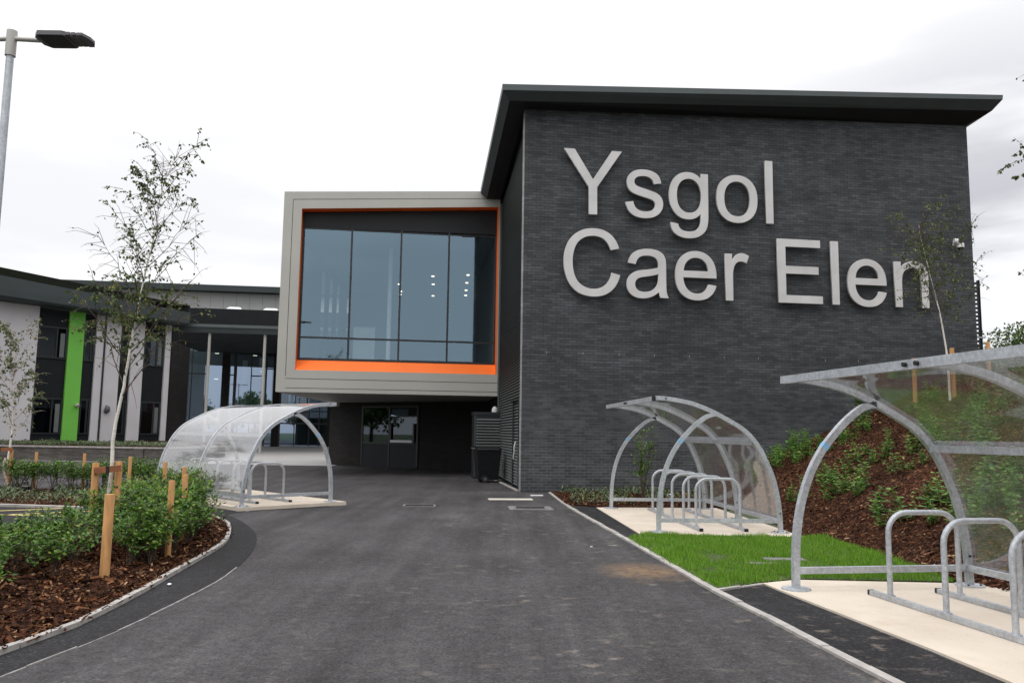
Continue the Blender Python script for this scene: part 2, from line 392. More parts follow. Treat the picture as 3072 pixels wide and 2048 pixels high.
# muddy asphalt strips beside the concrete pads
sheet('path', [(1.24,17.5),(1.86,17.1),(2.12,13.0),(1.75,12.0),(1.5,14.31)], .006, M['asphalt_side'])
sheet('path', [(2.03,8.10),(2.60,8.50),(2.70,7.79),(2.98,6.0),(3.10,5.2),(3.4,3.0),(3.6,1.4),(2.92,1.4),(2.63,3.5),(2.41,5.1),(2.29,6.01),(2.16,7.1)], .006, M['asphalt_side'])
edging('kerb', [(2.03,8.12),(2.6,8.52)], .045, -.02, .022, M['kerb'], .3)
# concrete pads
sheet('pavement', [(1.78,16.95),(1.98,12.55),(4.45,12.42),(4.30,17.2)], .018, M['pad'])
sheet('pavement', [(2.60,8.53),(2.72,7.79),(3.02,6.0),(3.12,5.2),(3.42,3.0),(3.6,1.4),(6.6,1.0),(5.45,5.7),(5.02,8.66),(3.02,8.75)], .018, M['pad'])
# parking bay and its yellow hatching
sheet('parking_bay', [(-14,8.5),(-6.5,8.5),(-6.75,11),(-7.0,13),(-7.15,15.1),(-9.58,15.5),(-14,15.9)], .006, M['asphalt_new'])
edging('kerb', [(-14,15.95),(-9.58,15.56),(-7.43,15.2),(-6.9,15.1)], .13, -.02, .05, M['kerb'], .9)
mb = MB()
for a, b in (((-9.6,14.15),(-7.19,13.94)), ((-9.4,14.45),(-8.2,15.35)), ((-8.64,14.0),(-7.45,14.95)), ((-9.0,12.05),(-6.95,12.03)), ((-8.6,10.9),(-6.75,12.0)), ((-9.0,10.9),(-6.6,10.95))):
    d = (V3((*b,0))-V3((*a,0))).normalized(); nn = V3((-d.y,d.x,0))*.045
    A = V3((*a,.010)); B = V3((*b,.010)); mb.face([A-nn, B-nn, B+nn, A+nn])
tag(struct(mb.build('road_marking', M['yellow'])), 'yellow hatching lines painted in the parking bay')

# mulched beds -------------------------------------------------------
bedA = kL + [(-6.1,16.0),(-7.2,18.3),(-8.6,19.5),(-9.2,19.75),(-14.5,19.9),(-14.5,16.0),(-9.58,15.62),(-7.43,15.25),(-7.0,15.0),(-6.85,13),(-6.6,11),(-6.35,8.5),(-6.6,5),(-7,2)]
sheet('flower_bed', bedA, .03, M['soil'], -.02)
bedB = [(1.06,21.1),(1.20,17.6),(1.85,17.1),(4.35,17.3),(4.5,17),(9,22.3)]
sheet('flower_bed', bedB, .03, M['soil'], -.02)
# bank of mulch rising to the right
def bank_h(x, y):
    toe = 4.55 + .25*math.sin(y*.9) * (1 if y > 13 else .3)
    if y < 8.6: toe = 4.85 + (8.6-y)*.22
    elif y < 12.6: toe = 4.72 + .05*math.sin(y*2)
    d = x - toe
    if d <= 0: return -.03
    k = .43 if y > 18 else .50
    h = k*d
    if d < 1.2: h *= .75 + .25*d/1.2
    if h > 2.9: h = 2.9 + (h-2.9)*.18
    h += .07*mnoise.noise(V3((x*.8, y*.8, 0))) + .03*mnoise.noise(V3((x*3, y*3, 5)))
    return max(h, -.03)
def grid(name, x0, x1, nx, y0, y1, ny, fn, mat):
    vs = []; fs = []
    for j in range(ny+1):
        for i in range(nx+1):
            x = x0+(x1-x0)*(i/nx)**1.4; y = y0+(y1-y0)*(j/ny); vs.append((x, y, fn(x, y)))
    for j in range(ny):
        for i in range(nx):
            a = j*(nx+1)+i; fs.append((a, a+1, a+nx+2, a+nx+1))
    mb = MB(); mb.add(vs, fs, True); return struct(mb.build(name, mat))
grid('bank', 4.3, 34, 90, -6, 48, 150, lambda x, y: bank_h(x, y) , M['soil'])

def chips(name, n, sampler, seed, label, smin=.025, smax=.075):
    rnd = random.Random(seed); mb = MB()
    for _ in range(n):
        p = sampler(rnd)
        if p is None: continue
        p = V3(p); L = smin + (smax-smin)*rnd.random()**2.2*1.35; w = L*rnd.uniform(.18, .5); a = rnd.uniform(0, 6.283); ti = rnd.gauss(0, .35); ro = rnd.gauss(0, .5)
        d = V3((math.cos(a)*math.cos(ti), math.sin(a)*math.cos(ti), math.sin(ti)))
        s = d.cross(V3((0,0,1))).normalized(); s = (s*math.cos(ro) + V3((0,0,1))*math.sin(ro)); k = d.cross(s).normalized()*.004
        a0 = p-d*L/2; b0 = p+d*L/2
        mb.add([a0-s*w/2, a0+s*w*.4, b0+s*w/2, b0-s*w*.35, (a0+b0)/2+k*2], [(0,1,4),(1,2,4),(2,3,4),(3,0,4)])
    return tag(mb.build(name, M['chips']), label, 'mulch', kind='stuff')
def inside(poly, x, y):
    c = False; j = len(poly)-1
    for i in range(len(poly)):
        if (poly[i][1] > y) != (poly[j][1] > y) and x < (poly[j][0]-poly[i][0])*(y-poly[i][1])/(poly[j][1]-poly[i][1])+poly[i][0]: c = not c
        j = i
    return c
def sampA(r):
    if r.random() < .8: x, y = r.uniform(-6.2,-3.2), 4.2+10.5*r.random()**1.5
    else: x, y = r.uniform(-13,-5.5), r.uniform(14,19.8)
    return (x, y, .03+r.random()*.03) if inside(bedA, x+r.gauss(0,.035), y) else None
chips('bark_mulch', 30000, sampA, 1, 'bark chips mulching the left planting bed')
def sampBank(r):
    if r.random() < .12:
        x, y = r.uniform(1.1, 7), r.uniform(17, 21.8)
        if inside(bedB, x, y): return (x, y, .03+r.random()*.03)
        return None
    y = 4.5 + 17*r.random()**1.15; x = 4.5 + (9.5 if y > 10 else 5)*r.random()
    h = bank_h(x, y)
    return (x, y, h+r.random()*.03) if h > -.02 else None
chips('bark_mulch', 60000, sampBank, 2, 'reddish bark chips covering the bank below the brick wall', .022, .075)

# lawn ---------------------------------------------------------------
lawn = [(1.72,11.95),(2.03,12.62),(3.1,12.38),(4.4,12.4),(4.74,12.5),(4.78,9.8),(4.98,8.75),(3.05,8.80),(2.62,8.58),(2.05,8.2),(1.93,9.62)]
sheet('lawn', lawn, .022, M['turf'], -.02)
rnd = random.Random(5); mb = MB()
for _ in range(75000):
    x, y = rnd.uniform(1.7, 5.0), rnd.uniform(8.2, 12.65)
    if not inside(lawn, x+rnd.gauss(0,.03), y+rnd.gauss(0,.03)): continue
    if abs(x-3.35) < .28 and abs(y-10.1) < .13 or (abs(x-2.95) < .3 and abs(y-9.75) < .1 and rnd.random() < .8): continue
    dn = mnoise.noise(V3((x*1.8, y*1.8, 3))); dn2 = mnoise.noise(V3((x*6, y*6, 9)))
    if (dn2 < -.3 or dn < -.55) and rnd.random() < .7: continue
    h = (.046 + .034*dn + .024*dn2)*rnd.uniform(.6, 1.35); a = rnd.uniform(0, 6.283); w = .0035
    lx, ly = rnd.gauss(0, .4)*h, rnd.gauss(0, .4)*h
    mb.face([(x-math.cos(a)*w, y-math.sin(a)*w, .02), (x+math.cos(a)*w, y+math.sin(a)*w, .02), (x+lx, y+ly, .02+h)])
tag(mb.build('grass', M['grass']), 'bright green grass patch between the two right-hand bicycle shelters', 'grass', kind='stuff')
for k, (x, y, a, b) in enumerate(((3.35,10.1,.25,.10),(2.95,9.75,.16,.07))):
    mb = MB(); mb.box(x-a, x+a, y-b, y+b, 0, .034)
    tag(mb.build('manhole_cover', M['dust']), ('larger' if k == 0 else 'smaller') + ' grey slab half hidden in the grass patch', 'cover')

# ------------------------------------------------------------------ school building (local frame: x along the lettered wall, y into it)
SB = empty('school_building', (.27, 21.2, 0), R(8), 'dark brick school block with overhanging roof and an orange edged bay window', 'building')
def zr(x, y): return 10.24 + .034*x - .088*max(y, -.8)
W = 13.15; D = 17.; sl = .0297
def sx(y): return sl*y
mb = MB()
mb.face([(0,0,0),(W,0,0),(W,0,zr(W,0)),(0,0,zr(0,0))])
mb.face([(W,0,0),(W,D,0),(W,D,zr(W,D)),(W,0,zr(W,0))])
mb.face([(W,D,0),(.5,D,0),(.5,D,zr(0,D)),(W,D,zr(W,D))])
mb.build('wall', M['brick'], SB)
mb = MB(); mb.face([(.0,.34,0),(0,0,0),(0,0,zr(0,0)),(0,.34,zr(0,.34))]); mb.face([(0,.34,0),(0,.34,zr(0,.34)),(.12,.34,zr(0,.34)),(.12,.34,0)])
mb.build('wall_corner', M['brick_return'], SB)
for k in range(13):
    mb = MB(); mb.box(.65+k*.98, .66+k*.98, -.004, .0, 3.60, 3.66); mb.build('weep_vent', M['kerb'], SB)
# louvred side elevation
mb = MB(); mb.face([(.11+sx(.34),.34,0),(.11+sx(.34),.34,zr(0,.34)),(.11+sx(D),D,zr(0,D)),(.11+sx(D),D,0)]); mb.build('backing', M['black'], SB)
mb = MB(); z = .10
while z < 10.0:
    y1 = 6.70
    if zr(0, 0) - .088*3 > z:
        ye = y1 if zr(0, y1) > z+.1 else .34
        if ye > 1:
            for (ya, yb) in ((.36, .60), (.66, 2.0), (2.06, ye)) if z < 2.35 else ((.36, ye),):
                for (dx0, dz0, dx1, dz1) in ((.03, .0, .085, .045),):
                    a = V3((sx(ya)+dx0, ya, z+dz0)); b = V3((sx(yb)+dx0, yb, z+dz0)); c = V3((sx(yb)+dx1, yb, z+dz1)); d = V3((sx(ya)+dx1, ya, z+dz1))
                    o = V3((0,0,.012)); mb.hexa([a,b,c,d,a+o,b+o,c+o,d+o])
    z += .083
mb.build('louvre', M['louvre'], SB)
mb = MB()
for y in (.63, 2.03): mb.box(sx(y)+.0, sx(y)+.09, y-.025, y+.025, .02, 2.4)
mb.box(.02, .10, .36, 2.05, 2.40, 2.45)
dr = mb.build('louvre_door', M['mullion'], SB); dr['label'] = 'louvred plant room door with taped handle'
mb = MB(); mb.tube([(-.03,.78,1.28),(-.06,.80,1.15),(-.05,.84,1.02)], .018, 8); mb.tube([(-.05,.84,1.02),(-.07,.88,.9),(-.06,.92,.82)], .014, 8)
mb.build('door_handle', M['white'], dr)
mb = MB(); mb.box(.195, .235, 6.60, 6.70, 2.0, 9.5); mb.build('downpipe', M['fascia_light'], SB)
# low pale threshold under the louvres
mb = MB(); mb.box(-.05, .02, .36, 5.6, 0, .03); mb.build('threshold', M['kerb'], SB)

# roof: flat soffit, sloping under-edge and a thin vertical fascia
def ring(off, d0, d1, yl):       # plan outline of the eaves at a given overhang
    x0, x1, y0 = -off, W+off*.9, -off; f = lambda x: d0+(d1-d0)*max(0, x)/W
    return [(x0+sx(yl), yl, zr(0, yl)+d0), (x0, y0, zr(0,0)+d0), (x1, y0, zr(W,0)+d1), (x1, D+off, zr(W, D)+d1)]
yl = 6.66
r0 = [(0+sx(yl), yl, zr(0,yl)), (0,0,zr(0,0)), (W,0,zr(W,0)), (W,D,zr(W,D))]
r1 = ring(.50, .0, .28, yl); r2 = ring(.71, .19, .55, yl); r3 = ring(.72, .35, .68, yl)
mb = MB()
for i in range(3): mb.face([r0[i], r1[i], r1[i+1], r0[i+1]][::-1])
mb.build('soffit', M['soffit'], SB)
mb = MB()
for i in range(3): mb.face([r1[i], r2[i], r2[i+1], r1[i+1]][::-1])
mb.face([r0[0], (r0[0][0], yl, r3[0][2]), r3[0], r2[0], r1[0]])
mb.build('eaves', M['fascia'], SB)
mb = MB()
for i in range(3): mb.face([r2[i], r3[i], r3[i+1], r2[i+1]][::-1])
mb.build('fascia', M['fascia_light'], SB)
mb = MB()
mb.face([r3[1], r3[2], r3[3], (sx(D), D+.8, zr(0,D)+.3), (r3[0][0], yl, r3[0][2])])
mb.build('roof', M['fascia'], SB)

# bay box ------------------------------------------------------------
T = 6.72; XL, XR = -7.20, .19; ZB = 2.76
def zt(x): return 9.55 + (x-XL)*.058
oL, oR, oB = -6.60, .135, 3.50
def zo(x): return 8.99 + (x-oL)*.062
mb = MB()  # frame face with opening
mb.face([(XL,T,ZB),(XR,T,ZB),(XR,T,oB),(XL,T,oB)])
mb.face([(XL,T,oB),(oL,T,oB),(oL,T,zo(oL)),(XL,T,zo(oL))])
mb.face([(oR,T,oB),(XR,T,oB),(XR,T,zo(XR)),(oR,T,zo(oR))])
mb.face([(XL,T,zo(oL)),(oL,T,zo(oL)),(oR,T,zo(oR)),(XR,T,zo(XR)),(XR,T,zt(XR)),(XL,T,zt(XL))])
bay = mb.build('bay_frame', M['frame_grey'], SB)
YB = 21.; XLb = -6.16 + (YB-16.3)*.1085
mb = MB()   # top and soffit of the bay
mb.face([(XL,T,zt(XL)),(XR,T,zt(XR)),(.6,YB,zt(XR)),(XLb,YB,zt(XL))])
mb.face([(XL,T,ZB),(XLb,YB,ZB),(.6,YB,ZB),(XR,T,ZB)])
mb.build('bay_shell', M['frame_grey'], SB)
def lw(y): return XL + (y-T)*.1085        # skewed left side wall of the bay
mb = MB()   # left wall with tall slot windows
slots = [(13.4,14.1),(15.1,15.8),(16.9,17.5),(19.6,20.1)]
ys = T
for a, b in slots + [(YB, YB)]:
    mb.face([(lw(ys),ys,ZB),(lw(ys),ys,zt(XL)),(lw(a),a,zt(XL)),(lw(a),a,ZB)])
    if b > a:
        mb.face([(lw(a),a,ZB),(lw(a),a,3.9),(lw(b),b,3.9),(lw(b),b,ZB)])
        mb.face([(lw(a),a,8.2),(lw(a),a,zt(XL)),(lw(b),b,zt(XL)),(lw(b),b,8.2)])
    ys = b
mb.build('bay_side_wall', M['frame_grey'], SB)
mb = MB(); mb.face([(XLb,YB,ZB),(XLb,YB,zt(XL)),(.6,YB,zt(XL)),(.6,YB,ZB)]); mb.face([(.17,T+.6,ZB),(.17,T+.6,9.9),(.55,YB,9.9),(.55,YB,ZB)]); mb.build('bay_back_wall', M['room'], SB)
mb = MB(); mb.box(XL+.05, .15, T+.55, YB-.05, 8.50, 8.56); mb.build('ceiling', M['room'], SB)
mb = MB(); mb.box(XL+.3, .15, T+.50, YB-.05, 3.2, 3.3); mb.build('floor', M['room_floor'], SB)
# thin shadow joints between the frame panels
mb = MB()
def jh(x0, z0, x1, z1): mb.hexa([(x0,T-.003,z0-.009),(x1,T-.003,z1-.009),(x1,T+.01,z1-.009),(x0,T+.01,z0-.009),(x0,T-.003,z0+.009),(x1,T-.003,z1+.009),(x1,T+.01,z1+.009),(x0,T+.01,z0+.009)])
def jv(x, z0, z1): mb.box(x-.009, x+.009, T-.003, T+.01, z0, z1)
jh(XL+.30, zt(XL+.3)-.27, XR, zt(XR)-.27); jv(XL+.30, 3.30, zt(XL+.3)-.28)
jh(XL+.30, 3.21, XR, 3.21); jh(XL+.30, 2.90, XR, 2.90)
mb.build('panel_joint', M['joint'], bay)
# orange reveal
G = T+.45; gB = 3.92
def zg(x): return 8.44 + (x+6.52)*.012
mb = MB()
mb.face([(oL,T,oB),(oR,T,oB),(oR,G,gB-.03),(oL,G,gB-.03)])
mb.face([(oL,T,oB),(oL,G,gB-.03),(oL,G,zo(oL)),(oL,T,zo(oL))])
mb.face([(oL,T,zo(oL)),(oL,G,zo(oL)),(oR,G,zo(oR)),(oR,T,zo(oR))])
mb.face([(oR,T,oB),(oR,T,zo(oR)),(oR,G,zo(oR)),(oR,G,oB)])
e = .045
mb.hexa([(oR-.025,T-.006,oB),(oR+.012,T-.006,oB),(oR+.012,T+.02,oB),(oR-.025,T+.02,oB),(oR-.025,T-.006,zo(oR)),(oR+.012,T-.006,zo(oR)),(oR+.012,T+.02,zo(oR)),(oR-.025,T+.02,zo(oR))])
mb.build('window_reveal', M['orange'], SB)
# spandrel above the glass
mb = MB(); mb.hexa([(oL,G-.01,zg(oL)),(oR,G-.01,zg(oR)),(oR,G+.05,zg(oR)),(oL,G+.05,zg(oL)),(oL,G-.01,zo(oL)-.003),(oR,G-.01,zo(oR)-.003),(oR,G+.05,zo(oR)-.003),(oL,G+.05,zo(oL)-.003)])
mb.build('spandrel', M['charcoal'], SB)
# window: frame bars and panes
xs = [oL+.05, -4.92, -3.22, -1.55, oR-.02]
mb = MB()
for x in xs: mb.box(x-.032, x+.032, G-.03, G+.06, gB, zg(x)-.004)
mb.hexa([(oL,G-.028,4.62),(oR,G-.028,4.60),(oR,G+.055,4.60),(oL,G+.055,4.62),(oL,G-.028,4.68),(oR,G-.028,4.66),(oR,G+.055,4.66),(oL,G+.055,4.68)])
mb.box(oL, oR, G-.034, G+.058, gB-.05, gB+.03); mb.box(oL, oR, G-.034, G+.058, zg(oL)-.03, zg(oL)+.0)
wn = mb.build('window', M['mullion'], SB)
for i in range(4):
    for (za, zb) in ((gB+.03, 4.62), (4.67, 8.42)):
        mb = MB(); mb.face([(xs[i]+.03,G,za),(xs[i+1]-.03,G,za),(xs[i+1]-.03,G,zb),(xs[i]+.03,G,zb)]); mb.build('pane', M['glass'], wn)
# things seen inside the bay
mb = MB(); mb.box(-5.0, -4.15, 11.5, 11.56, 3.3, 5.6); mb.build('notice_board', M['board'], SB)
mb = MB(); mb.tube([(-3.6,10.0,3.3),(-3.6,10.0,8.5)], .09, 12); mb.build('column', M['board'], SB)
for x, y in ((-3.6,36.0),(-3.78,38.0),(-4.1,41.3),(-2.0,35.6),(-2.15,37.5),(-2.3,39.5),(-2.4,41.0),(-5.4,38.1),(-5.6,40.1),(-5.75,41.0)):
    rx, ry = x-.27, y-21.2; lx = rx*.9903+ry*.1392; ly = -rx*.1392+ry*.9903
    mb = MB(); mb.disc((lx, min(ly, 20.5), 8.455), .065, .03, 14); mb.build('ceiling_light', M['lamp_on'], SB)
# recessed ground floor wall below the bay
a = (-6.16,16.3); b = (.45,10.95)
dv = V3((b[0]-a[0], b[1]-a[1], 0)); Lw = dv.length; dv.normalize(); ang = math.atan2(dv.y, dv.x)
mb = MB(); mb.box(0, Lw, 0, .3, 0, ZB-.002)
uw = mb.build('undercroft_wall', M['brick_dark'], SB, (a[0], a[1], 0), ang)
def onw(px):    # distance along this wall for a fraction
    return px
mb = MB(); x0, x1 = 1.95, 4.95
for x in (x0, (x0+x1)/2, x1): mb.box(x-.04, x+.04, -.05, .0, .05, 2.6)
mb.box(x0, x1, -.045, 0, 2.52, 2.6); mb.box(x0, x1, -.045, 0, .98, 1.06); mb.box((x0+x1)/2, x1, -.048, 0, 2.12, 2.18)
uf = mb.build('window', M['mullion'], uw)
mb = MB(); mb.box(x0, x1, -.03, -.005, .0, 1.0); mb.build('apron_panel', M['charcoal'], uf)
mb = MB(); mb.face([(x0,-.02,1.0),((x0+x1)/2,-.02,1.0),((x0+x1)/2,-.02,2.6),(x0,-.02,2.6)]); mb.face([((x0+x1)/2,-.02,1.0),(x1,-.02,1.0),(x1,-.02,2.15),((x0+x1)/2,-.02,2.15)]); mb.build('pane', M['glass_black'], uf)
mb = MB(); mb.face([(3.55,-.06,2.16),(4.45,-.06,2.16),(4.45,-.03,2.46),(3.55,-.03,2.46)]); mb.build('pane', M['glass'], uf)
mb = MB(); mb.box(3.6, 4.75, -.14, -.06, 1.06, 1.16); mb.build('sill', M['board'], uf)
mb = MB(); mb.box(3.52, 4.83, -.10, -.05, .98, 1.05); mb.box(3.52,3.6,-.1,-.05,1.05,1.85); mb.box(4.75,4.83,-.1,-.05,1.05,1.85); mb.build('hatch_frame', M['mullion'], uf)

# letters: outlines as quadratic splines -----------------------------------
OUT = {
'Y': (1366, ["571,0 571,621 6,1466 242,1466 668,790 1113,1466 1339,1466 765,621 765,0"]),
'l': (455, ["131,0 311,0 311,1466 131,1466"]),
'E': (1366, ["162,0 162,1466 1222,1466 1222,1293 356,1293 356,844 1167,844 1167,672 356,672 356,173 1256,173 1256,0"]),
'C': (1479, ["1204,514 1398,465 ~1337,226 1178,100 ~1020,-25 791,-25 ~554,-25 405,71 ~257,168 179,351 ~102,534 102,744 ~102,973 189,1143 ~277,1314 438,1402 ~600,1491 794,1491 ~1014,1491 1164,1379 ~1314,1267 1373,1064 1182,1019 ~1131,1179 1034,1252 ~937,1325 790,1325 ~621,1325 507,1244 ~394,1163 348,1026 ~302,890 302,745 ~302,558 356,418 ~411,279 526,210 ~641,141 775,141 ~938,141 1051,235 ~1164,329 1204,514"]),
'e': (1139, ["862,339 1048,316 ~1004,153 885,63 ~766,-24 581,-24 ~348,-24 211,119 ~75,263 75,522 ~75,790 213,938 ~351,1086 571,1086 ~784,1086 919,941 ~1054,796 1054,533 1053,485 261,485 ~271,310 360,217 ~449,124 582,124 ~681,124 751,176 ~821,228 862,339", "271,633 864,633 ~852,767 796,834 ~710,938 573,938 ~449,938 364,855 ~280,772 271,633"]),
'o': (1139, ["68,531 ~68,826 217,956 ~369,1086 566,1086 ~785,1086 924,942 ~1063,799 1063,546 ~1063,341 1001,223 ~940,106 822,41 ~705,-24 566,-24 ~343,-24 205,119 ~68,262 68,531", "253,531 ~253,327 342,225 ~431,124 566,124 ~700,124 789,226 ~878,328 878,537 ~878,734 788,835 ~699,937 566,937 ~431,937 342,836 ~253,735 253,531"]),
'n': (1139, ["135,0 135,1062 297,1062 297,911 ~414,1086 635,1086 ~731,1086 811,1051 ~892,1017 932,961 ~972,905 988,828 ~998,778 998,653 998,0 818,0 818,646 ~818,756 797,810 ~776,865 722,897 ~669,930 597,930 ~482,930 398,857 ~315,784 315,580 315,0"]),
'r': (682, ["133,0 133,1062 295,1062 295,901 ~357,1014 409,1050 ~462,1086 525,1086 ~616,1086 710,1028 648,861 ~582,900 516,900 ~457,900 410,864 ~363,829 343,766 ~313,670 313,556 313,0"]),
's': (1024, ["63,317 241,345 ~256,238 324,181 ~393,124 516,124 ~640,124 700,174 ~760,225 760,293 ~760,354 707,389 ~670,413 523,450 ~325,500 248,536 ~172,573 132,637 ~93,702 93,780 ~93,851 125,911 ~158,972 214,1012 ~256,1043 328,1064 ~401,1086 484,1086 ~609,1086 703,1050 ~798,1014 843,952 ~888,891 905,788 729,764 ~717,846 659,892 ~602,938 497,938 ~373,938 320,897 ~267,856 267,801 ~267,766 289,738 ~311,709 358,690 ~385,680 517,644 ~708,593 783,560 ~859,528 902,466 ~945,404 945,312 ~945,222 892,142 ~840,63 741,19 ~642,-24 517,-24 ~310,-24 201,62 ~93,148 63,317"]),
'g': (1139, ["102,-88 277,-114 ~288,-195 338,-232 ~405,-282 521,-282 ~646,-282 714,-232 ~782,-182 806,-92 ~820,-37 819,139 ~701,0 525,0 ~306,0 186,158 ~66,316 66,537 ~66,689 121,817 ~176,946 280,1016 ~385,1086 526,1086 ~714,1086 836,934 836,1062 1002,1062 1002,144 ~1002,-104 951,-207 ~901,-311 791,-371 ~682,-431 522,-431 ~332,-431 215,-345 ~98,-260 102,-88", "251,550 ~251,341 334,245 ~417,149 542,149 ~666,149 750,244 ~834,340 834,544 ~834,739 747,838 ~661,937 539,937 ~419,937 335,839 ~251,742 251,550"]),
'a': (1139, ["828,131 ~728,46 635,11 ~543,-24 437,-24 ~262,-24 168,61 ~74,147 74,280 ~74,358 109,422 ~145,487 202,526 ~260,565 332,585 ~385,599 492,612 ~710,638 813,674 814,721 ~814,831 763,876 ~694,937 558,937 ~431,937 370,892 ~310,848 281,735 105,759 ~129,872 184,941 ~239,1011 343,1048 ~447,1086 584,1086 ~720,1086 805,1054 ~890,1022 930,973 ~970,925 986,851 ~995,805 995,685 995,445 ~995,194 1006,127 ~1018,61 1052,0 864,0 ~836,56 828,131", "813,533 ~715,493 519,465 ~408,449 362,429 ~316,409 291,370 ~266,332 266,285 ~266,213 320,165 ~375,117 480,117 ~584,117 665,162 ~746,208 784,287 ~813,348 813,467"]),
}
def contour(s):
    pts = []; ctrl = None
    for tok in s.split():
        c = tok.startswith('~'); x, y = map(float, tok.lstrip('~').split(','))
        if c: ctrl = (x, y)
        else:
            if ctrl:
                p0 = pts[-1]
                for k in range(1, 8):
                    t = k/8; pts.append(((1-t)**2*p0[0]+2*t*(1-t)*ctrl[0]+t*t*x, (1-t)**2*p0[1]+2*t*(1-t)*ctrl[1]+t*t*y))
                ctrl = None
            pts.append((x, y))
    if math.dist(pts[0], pts[-1]) < 1: pts.pop()
    return pts
def glyph_mesh(ch, sc, depth):
    cu = bpy.data.curves.new('glyph', 'CURVE'); cu.dimensions = '2D'; cu.fill_mode = 'BOTH'; cu.extrude = depth/2; cu.bevel_depth = .004; cu.bevel_resolution = 0
    for s in OUT[ch][1]:
        p = contour(s); sp = cu.splines.new('POLY'); sp.points.add(len(p)-1)
        for i, q in enumerate(p): sp.points[i].co = (q[0]*sc, q[1]*sc, 0, 1)
        sp.use_cyclic_u = True
    o = bpy.data.objects.new('g', cu); col.objects.link(o)
    me = bpy.data.meshes.new_from_object(o.evaluated_get(bpy.context.evaluated_depsgraph_get()))
    bpy.data.objects.remove(o); bpy.data.curves.remove(cu); return me
SG = empty('wall_sign', (.27+.9903*1.06+.02, 21.2+.1392*1.06-.15, 5.17), R(8), 'large steel letters reading Ysgol Caer Elen on the dark brick wall', 'sign')
def word_line(text, x0, width, z0):
    adv = 0; first = OUT[text[0]]
    tot = sum(OUT[c][0] if c != ' ' else 569 for c in text)
    lft = min(p[0] for p in contour(first[1][0])); lastc = OUT[text[-1]]
    rgt = lastc[0]-max(p[0] for p in contour(lastc[1][0]))
    sx_ = width/(tot-lft-rgt); sz = 1.785/1466
    for c in text:
        if c == ' ': adv += 569; continue
        me = glyph_mesh(c, 1., 0.); me2 = glyph_mesh(c, sz, .065)
        bpy.data.meshes.remove(me); me = me2; me.name = 'letter'
        for v in me.vertices:
            x, y, z = v.co; v.co = (x*(sx_/sz), -z, y)
        me.materials.clear(); me.materials.append(M['letter'])
        o = bpy.data.objects.new('letter', me); col.objects.link(o); o.parent = SG
        o.location = (x0 + (adv-lft)*sx_, 0, z0-5.17); adv += OUT[c][0]
        o['label'] = 'letter ' + c
word_line('Ysgol', 0, 5.92, 7.37)
word_line('Caer Elen', 0.0, 10.52, 5.17)

# camera on the wall, lights, perforated screen --------------------------
def local(x, y, z=0): return (.27+.9903*x-.1392*y, 21.2+.1392*x+.9903*y, z)
cam_ = empty('security_camera', local(12.55, -.02, 7.05), R(8), 'white dome security camera near the right edge of the brick wall', 'camera')
mb = MB(); mb.tube([(0,0,.02),(0,-.16,.02)], .05, 12); mb.build('bracket', M['white'], cam_)
mb = MB(); mb.tube([(-.1,-.14,.10),(.0,-.16,.09)], .075, 14); mb.tube([(.05,-.2,.02),(.05,-.2,-.10)], .10, 14); mb.build('housing', M['white'], cam_)
mb = MB(); mb.tube([(.05,-.2,-.10),(.05,-.2,-.15),(.05,-.2,-.18)], [.075,.06,.01], 14); mb.build('lens_dome', M['rubber'], cam_)
scr = empty('perforated_screen', local(W+.02, .1, 0), R(8), 'black perforated metal screen standing off the right end of the brick wall', 'screen')
mb = MB()
zz = 2.0
for k in range(34):
    zz = 2.0 + k*.12; mb.box(.0, .06, 0, .02, zz, zz+.12); mb.box(.13, .19, 0, .02, zz, zz+.12); mb.box(.06, .13, 0, .02, zz, zz+.07)
mb.build('panel', M['mullion'], scr)
mb = MB(); mb.box(.19, .21, -.03, .05, 2.0, 6.1); mb.build('edge_flange', M['mullion'], scr)
mb = MB(); mb.box(-.02, .30, -.05, -.02, 4.40, 4.44); mb.build('bracket', M['galv'], scr)

# ------------------------------------------------------------------ bin and louvred cabinet
cb = empty('louvred_cabinet', (-.78, 27.6, 0), R(8), 'tall green grey louvred cabinet behind the wheelie bin', 'cabinet')
mb = MB(); mb.box(-.5,.5,-.35,.35,0,2.1); mb.box(-.53,.53,-.38,.38,2.1,2.2); mb.build('body', M['mullion'], cb)
mb = MB()
for k in range(20): mb.hexa([(-.42,-.352,.15+k*.095),(.45,-.352,.15+k*.095),(.45,-.40,.12+k*.095),(-.42,-.40,.12+k*.095),(-.42,-.352,.17+k*.095),(.45,-.352,.17+k*.095),(.45,-.40,.135+k*.095),(-.42,-.40,.135+k*.095)])
mb.build('louvre', M['louvre'], cb)
mb = MB(); mb.box(-.49,-.43,-.37,-.353,.05,2.1); mb.box(.45,.49,-.37,-.353,.05,2.1); mb.build('door_frame', M['fascia'], cb)
lt = MB(); lt.tube([(0,0,0),(0,0,.1),(0,0,.17),(0,0,.2)], [.10,.10,.06,.01], 14)
tag(lt.build('beacon', M['white_render'], None, (-.55, 27.5, 2.2)), 'pale dome lamp on top of the louvred cabinet', 'lamp')
bn = empty('wheelie_bin', (-.72, 25.4, 0), R(12), 'black wheelie bin standing against the louvred wall', 'bin')
mb = MB(); mb.hexa([(-.30,-.28,.08),(.30,-.28,.08),(.30,.28,.08),(-.30,.28,.08),(-.38,-.36,1.0),(.38,-.36,1.0),(.38,.36,1.0),(-.38,.36,1.0)]); mb.build('body', M['plastic'], bn)
mb = MB(); mb.hexa([(-.40,-.38,1.0),(.40,-.38,1.0),(.40,.40,1.0),(-.40,.40,1.0),(-.38,-.36,1.06),(.38,-.36,1.06),(.38,.38,1.10),(-.38,.38,1.10)])
mb.build('lid', M['plastic'], bn)
